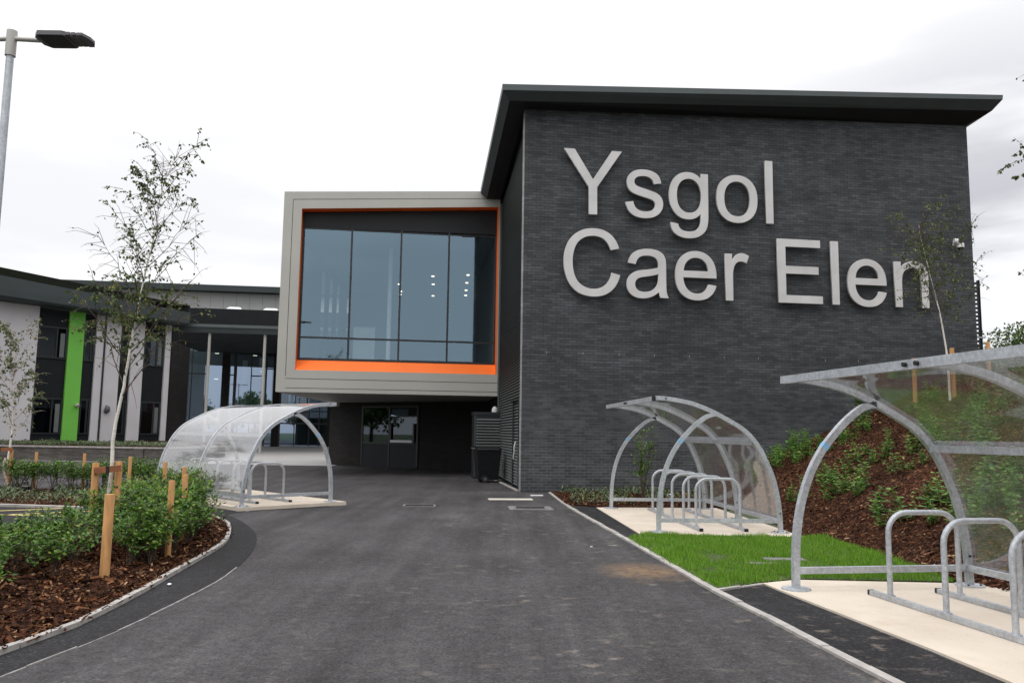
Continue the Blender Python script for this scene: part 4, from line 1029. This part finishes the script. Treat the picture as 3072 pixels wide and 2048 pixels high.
# ------------------------------------------------------------------ birches
def birch(base, path, r0, h0, nb, reach, nleaf, seed, label, lsize=.042, side=None, dens=1., pale=False):
    r = random.Random(seed); root = empty('birch_tree', base, 0, label, 'tree')
    P = [V3(p) for p in path]; m = len(P)
    tr = MB(); sp = smooth_line([(p.x, p.z) for p in P], 4); sy = smooth_line([(p.y, p.z) for p in P], 4)
    pts = [V3((sp[i][0]+r.gauss(0,.004), sy[i][0]+r.gauss(0,.004), sp[i][1])) for i in range(len(sp))]
    H = pts[-1].z; rad = [max(.004, r0*(1-.93*(p.z/H)**.9)) for p in pts]
    tr.tube(pts, rad, 12); tr.build('trunk', M['bark'], root)
    br = MB(); lf = MB(); segs = []
    def at(z):
        for i in range(len(pts)-1):
            if pts[i+1].z >= z: return pts[i].lerp(pts[i+1], (z-pts[i].z)/max(1e-4, pts[i+1].z-pts[i].z))
        return pts[-1]
    for k in range(nb):
        f = (k+r.random())/nb; z = h0 + (H*.95-h0)*f; o = at(z); a = k*2.4 + r.gauss(0,.3)
        L = reach(z, a)*r.uniform(.75, 1.15)
        out = V3((math.cos(a), math.sin(a), 0)); q = [o]
        n = 6
        for j in range(1, n+1):
            t = j/n; q.append(o + out*(L*(t**.85)*.75) + V3((0,0,L*(1.25*t-.28*t*t))) + V3((r.gauss(0,.02),r.gauss(0,.02),r.gauss(0,.015)))*L)
        rb = max(.006, r0*.30*(1-f*.55)); br.tube(q, [rb*(1-.85*j/n) for j in range(n+1)], 5, caps=False)
        for j in range(1, n):
            for _ in range(3):
                s = q[j].lerp(q[j+1], r.random()); dd = (out*r.uniform(-.2,1)+rv(r)*.9+V3((0,0,.25))).normalized(); l2 = L*r.uniform(.16,.36)
                e = s + dd*l2; e2 = e + (dd+V3((0,0,-.45))).normalized()*l2*.5
                br.tube([s, e, e2], [.0045,.0028,.0012], 3, caps=False); segs.append((s, e)); segs.append((e, e2))
        segs.append((q[-3], q[-1]))
    for i in range(int(len(pts)*.6), len(pts)-1):
        for _ in range(4):
            e = pts[i]+V3((r.gauss(0,.16), r.gauss(0,.12), r.uniform(.08,.3))); br.tube([pts[i], e], [.004,.0012], 3, caps=False); segs.append((pts[i], e))
    w = []
    for a, b in segs:
        c = (a+b)/2; w.append(max(.05, (mnoise.noise(c*1.7+V3((seed,0,0)))+.42))*(dens if isinstance(dens, (int,float)) else dens(c)))
    idx = r.choices(range(len(segs)), w, k=nleaf)
    for i in idx:
        a, b = segs[i]; p = a.lerp(b, r.random())+rv(r)*.02; d = V3((r.gauss(0,.7), r.gauss(0,.7), -.7))
        L = lsize*r.uniform(.7,1.35); leaf(lf, p, d, rv(r), L, L*.72)
    br.build('branches', M['stem_pale' if pale else 'twig'], root); lf.build('crown', M['leaf_birch'], root)
    return root
birch((-5.53,11.4,.02), [(0,0,0),(-.01,0,.5),(0,0,1.0),(0,0,1.39),(.09,0,2.06),(.15,0,2.62),(.23,.02,3.36),(.36,.05,4.25),(.44,.05,4.96),(.64,.05,5.48)], .032, 1.9, 30,
      lambda z, a: (1.0 if z < 3.0 else .88 if z < 3.9 else .6), 2500, 4,
      'young silver birch with thin leaning white trunk in the left bed', .047, dens=lambda c: 2.2 if 2.5 < c.z < 3.6 else (.5 if c.z < 2.5 else (.6 if c.x > .35 and c.z > 4 else 1.1)))
birch((-12.0,19.6,.02), [(0,0,0),(.02,0,.8),(.05,0,1.5),(.0,0,2.3),(-.05,0,3.1),(-.09,0,3.8)], .036, 1.15, 18, lambda z, a: .8 if z < 2.2 else .6, 1900, 9,
      'smaller birch at the far left in front of the white wall panel', .055, pale=True, dens=lambda c: .2 if c.z < 1.9 else 1.)
hb = bank_h(9.1,17)
birch((9.18,17,hb-.02), [(0,0,0),(-.03,0,1.17),(-.2,0,2.24),(-.38,0,3.1),(-.46,0,3.5),(-.5,0,3.8)], .027, 1.5, 24, lambda z, a: 1.1 if z < 3.0 else .85, 1700, 14,
      'slender birch on the bank in front of the last letters of the wall sign', .05, dens=lambda c: 1.3 if c.x < .1 else .8)
birch((8.3,11.2,bank_h(8.3,11.2)), [(0,0,0),(0,0,1.2),(.02,0,2.6),(.0,0,4.),(-.03,0,5.2)], .05, 1.2, 22, lambda z, a: 1.1 if z < 3.6 else .8, 6500, 17,
      'birch at the right edge of the view with only twig ends showing', .055, dens=lambda c: 1. if c.z > 2.0 else .3)

# timber stakes -------------------------------------------------------
def stake(x, y, z0, h, r=.036, lab='', grp=None):
    mb = MB(); mb.tube([(0,0,0),(0,0,h-.006),(0,0,h)], [r,r,r*.94], 18); o = mb.build('timber_stake', M['wood'], None, (x,y,z0)); return tag(o, lab, 'stake', grp)
SL = ['round timber stake at the front among the low shrubs of the left bed','round timber stake just behind the front low stake','taller timber stake near the tip of the left bed','timber stake in the shrubs beside the left bicycle shelter','timber stake rising from the hedge behind the big birch','timber stake between the hedge and the retaining wall','timber stake right of the small birch']
for k, (x, y) in enumerate(((-3.95,9.62),(-4.30,10.9),(-5.16,13.02),(-6.2,14.77),(-8.08,17.45),(-9.89,19.06),(-11.32,19.6))): stake(x, y, .0, .9, .035, SL[k], 'stakes in the left bed')
def stake_frame(base, posts, bar, lab, rr=.046):
    o = empty('tree_stake_frame', base, 0, lab, 'tree stakes')
    for (x, y, h) in posts:
        mb = MB(); mb.tube([(x,y,0),(x,y,h-.008),(x,y,h)], [rr,rr,rr*.94], 18); mb.build('post', M['wood'], o)
    a, b = bar; mb = MB(); mb.bar(a, b, .035, .085); br_ = mb.build('crossbar', M['wood_dark'], o)
    m_ = (V3(a)+V3(b))/2; mb = MB(); d = (V3(b)-V3(a)).normalized(); mb.bar(m_-d*.02, m_+d*.02, .045, .095); mb.build('strap', M['rubber'], br_)
    return o
stake_frame((-5.53,11.3,.02), [(-.13,-.08,1.0),(.10,.10,1.02)], ((-.12,-.15,.90),(.17,.02,.93)), 'pair of timber posts with a crossbar holding the leaning birch')
stake(-4.01, 8.27, .0, .84, .047, 'thick pale timber stake standing alone at the front of the left bed')
stake_frame((-11.9,19.0,.02), [(-.12,-.1,.98),(-.22,.15,.96),(.28,.1,.93)], ((-.15,-.15,.93),(.33,.05,.96)), 'three timber posts round the smaller far birch', .04)
stake_frame((9.1,17.1,hb), [(.22,0,1.15),(-.45,.3,.95)], ((-.45,.28,.9),(.22,-.04,.95)), 'timber posts beside the birch on the bank', .045)
stake(12.92, 21.9, bank_h(13.0,21.9)-.05, 4.2-bank_h(13.0,21.9), .05, 'timber stake against the sky right of the brick wall')
bpy.data.objects[-1:] if False else None
# ground spotlight and watering pipe
gp = empty('ground_spotlight', (-11.15,19.0,.03), 0, 'black ground spotlight with bright top beside the small birch', 'spotlight')
mb = MB(); mb.tube([(0,0,0),(0,0,.10)], .09, 16); mb.build('housing', M['rubber'], gp)
mb = MB(); mb.tube([(0,0,.10),(0,0,.112)], .082, 16); mb.build('lens', M['white'], gp)
mb = MB(); mb.tube([(-12.0,19.5,.75),(-11.96,19.4,.62),(-11.8,19.2,.42),(-11.6,19.0,.2),(-11.5,18.95,.05)], [.02,.035,.04,.04,.03], 10)
tag(mb.build('watering_pipe', M['stem_pale']), 'pale pipe leaning from the small birch down to the mulch', 'pipe')
# scraps of litter
rnd = random.Random(31)
for x, y, z, s, lab in ((1.1,11.1,.006,.02,'tiny white paper scrap on the drive left of the grass patch'),(-3.25,8.0,.012,.025,'small white pebble on the curved dark path'),(3.7,19.0,.1,.09,'crumpled white paper in the mulch by the brick wall')):
    mb = MB(); bm = bmesh.new(); bmesh.ops.create_icosphere(bm, subdivisions=2, radius=s)
    for v in bm.verts: v.co *= rnd.uniform(.6,1.1); v.co.z = v.co.z*.5+s*.3
    mb.add([v.co[:] for v in bm.verts], [[v.index for v in f.verts] for f in bm.faces]); bm.free()
    tag(mb.build('litter', M['paper'], None, (x,y,z)), lab, 'litter')

# ------------------------------------------------------------------ background trees
def broad_tree(x, y, h, rad, nl, ls, seed, lab, grp=None, z0=0.):
    r = random.Random(seed); o = empty('broadleaf_tree', (x,y,z0), 0, lab, 'tree', grp)
    mb = MB(); mb.tube([(0,0,0),(.1,0,h*.3),(0,.1,h*.7)], [.28,.2,.06], 10)
    cl = []
    for k in range(26):
        d = rv(r); d.z = abs(d.z)*.9-.25; c = V3((d.x*rad*r.uniform(.35,.95), d.y*rad*r.uniform(.35,.95), h*.50+d.z*h*.46)); cl.append((c, rad*r.uniform(.22,.40)))
        mb.tube([(0,0,h*.35), c*.5+V3((0,0,h*.25)), c], [.09,.05,.015], 5, caps=False)
    mb.build('trunk', M['twig'], o); lf = MB()
    for _ in range(nl):
        c, s = cl[r.randrange(len(cl))]; p = c + rv(r)*s*(r.random()**.4); leaf(lf, p, rv(r), rv(r), ls*r.uniform(.7,1.3), ls*.6)
    lf.build('crown', M['leaf_dark'], o); return o
broad_tree(31.0, 47, 9.0, 5.0, 26000, .21, 3, 'dark broadleaf tree against the sky beyond the bank')
rnd = random.Random(77)
for k, (x, y, h) in enumerate(((-34,-26,9),(-24,-32,8),(-13,-36,9.5),(-3,-38,8),(8,-36,9),(19,-33,8.5),(-62,-20,8.5),(-72,-2,8),(-76,12,7.5),(-78,26,8))):
    broad_tree(x, y, h, 5.2, 2600, .7, 100+k, 'broadleaf tree across the road behind the viewer', 'trees behind the viewer')

# ------------------------------------------------------------------ sky and light
w = bpy.data.worlds.new('World'); scene.world = w; w.use_nodes = True; nt = w.node_tree; nt.nodes.clear()
SUN_EL, SUN_AZ = R(52), R(215)
def N(t, **k):
    n = nt.nodes.new(t)
    for a, b in k.items(): setattr(n, a, b)
    return n
out = N('ShaderNodeOutputWorld'); bg = N('ShaderNodeBackground'); nt.links.new(bg.outputs[0], out.inputs[0])
sky = N('ShaderNodeTexSky', sky_type='NISHITA', sun_disc=False, sun_elevation=SUN_EL, sun_rotation=SUN_AZ)
tc = N('ShaderNodeTexCoord'); sep = N('ShaderNodeSeparateXYZ'); nt.links.new(tc.outputs['Generated'], sep.inputs[0])
def mr(src, a, b, c, d):
    n = N('ShaderNodeMapRange'); n.interpolation_type = 'SMOOTHSTEP'
    for i, v in zip((1,2,3,4), (a,b,c,d)): n.inputs[i].default_value = v
    nt.links.new(src, n.inputs[0]); return n.outputs[0]
def mt(op, a, b):
    n = N('ShaderNodeMath', operation=op)
    for i, v in enumerate((a,b)):
        if isinstance(v, (int,float)): n.inputs[i].default_value = v
        else: nt.links.new(v, n.inputs[i])
    return n.outputs[0]
mp = N('ShaderNodeMapping'); mp.inputs['Scale'].default_value = (1.6,1.6,6.5); nt.links.new(tc.outputs['Generated'], mp.inputs[0])
nz = N('ShaderNodeTexNoise'); nz.inputs['Scale'].default_value = 1.5; nz.inputs['Detail'].default_value = 5; nz.inputs['Roughness'].default_value = .5; nt.links.new(mp.outputs[0], nz.inputs['Vector'])
cloud = mr(nz.outputs['Fac'], .36, .58, 0., 1.)
low = mr(sep.outputs[2], .12, .60, 1., .0)
right = mr(sep.outputs[0], .20, .48, .26, 1.)
dark = mt('MULTIPLY', mt('MULTIPLY', cloud, low), right)
lum = mt('MULTIPLY', mr(sep.outputs[2], .34, 1.0, 1.045, 2.6), mt('SUBTRACT', 1., mt('MULTIPLY', dark, .52)))
cc = N('ShaderNodeMix', data_type='RGBA'); nt.links.new(dark, cc.inputs[0]); cc.inputs[6].default_value = (1.,.992,1.0,1); cc.inputs[7].default_value = (.955,.945,1.,1)
ml = N('ShaderNodeMix', data_type='RGBA', blend_type='MULTIPLY'); ml.inputs[0].default_value = 1.; nt.links.new(cc.outputs[2], ml.inputs[6]); nt.links.new(lum, ml.inputs[7])
sk = N('ShaderNodeMix', data_type='RGBA', blend_type='ADD'); sk.inputs[0].default_value = .012; nt.links.new(ml.outputs[2], sk.inputs[6]); nt.links.new(sky.outputs[0], sk.inputs[7])
nt.links.new(sk.outputs[2], bg.inputs[0]); bg.inputs[1].default_value = 1.0
sd = bpy.data.lights.new('sun', 'SUN'); sd.energy = .7; sd.angle = R(18); sd.color = (1,.97,.93)
so = bpy.data.objects.new('sun', sd); col.objects.link(so)
sdir = V3((math.sin(SUN_AZ)*math.cos(SUN_EL), math.cos(SUN_AZ)*math.cos(SUN_EL), math.sin(SUN_EL)))
so.rotation_euler = sdir.to_track_quat('Z', 'Y').to_euler(); so.location = (0,0,30)

# ------------------------------------------------------------------ camera
p = math.atan(211/1865.); r = R(.8)
fwd = V3((0, math.cos(p), math.sin(p))); up0 = V3((0,-math.sin(p), math.cos(p))); r0_ = V3((1,0,0))
rt = r0_*math.cos(r)+up0*math.sin(r); up = up0*math.cos(r)-r0_*math.sin(r)
cd = bpy.data.cameras.new('camera'); cd.sensor_width = 36; cd.lens = 36*1865/2352; cd.clip_start = .05; cd.clip_end = 2000
co = bpy.data.objects.new('camera', cd); col.objects.link(co)
mat4 = Matrix((rt, up, -fwd)).transposed().to_4x4(); mat4.translation = (0,0,1.5); co.matrix_world = mat4
scene.camera = co
scene.view_settings.view_transform = 'Standard'; scene.view_settings.look = 'None'; scene.view_settings.exposure = 0; scene.view_settings.gamma = 1
scene.cycles.max_bounces = 10; scene.cycles.transparent_max_bounces = 24
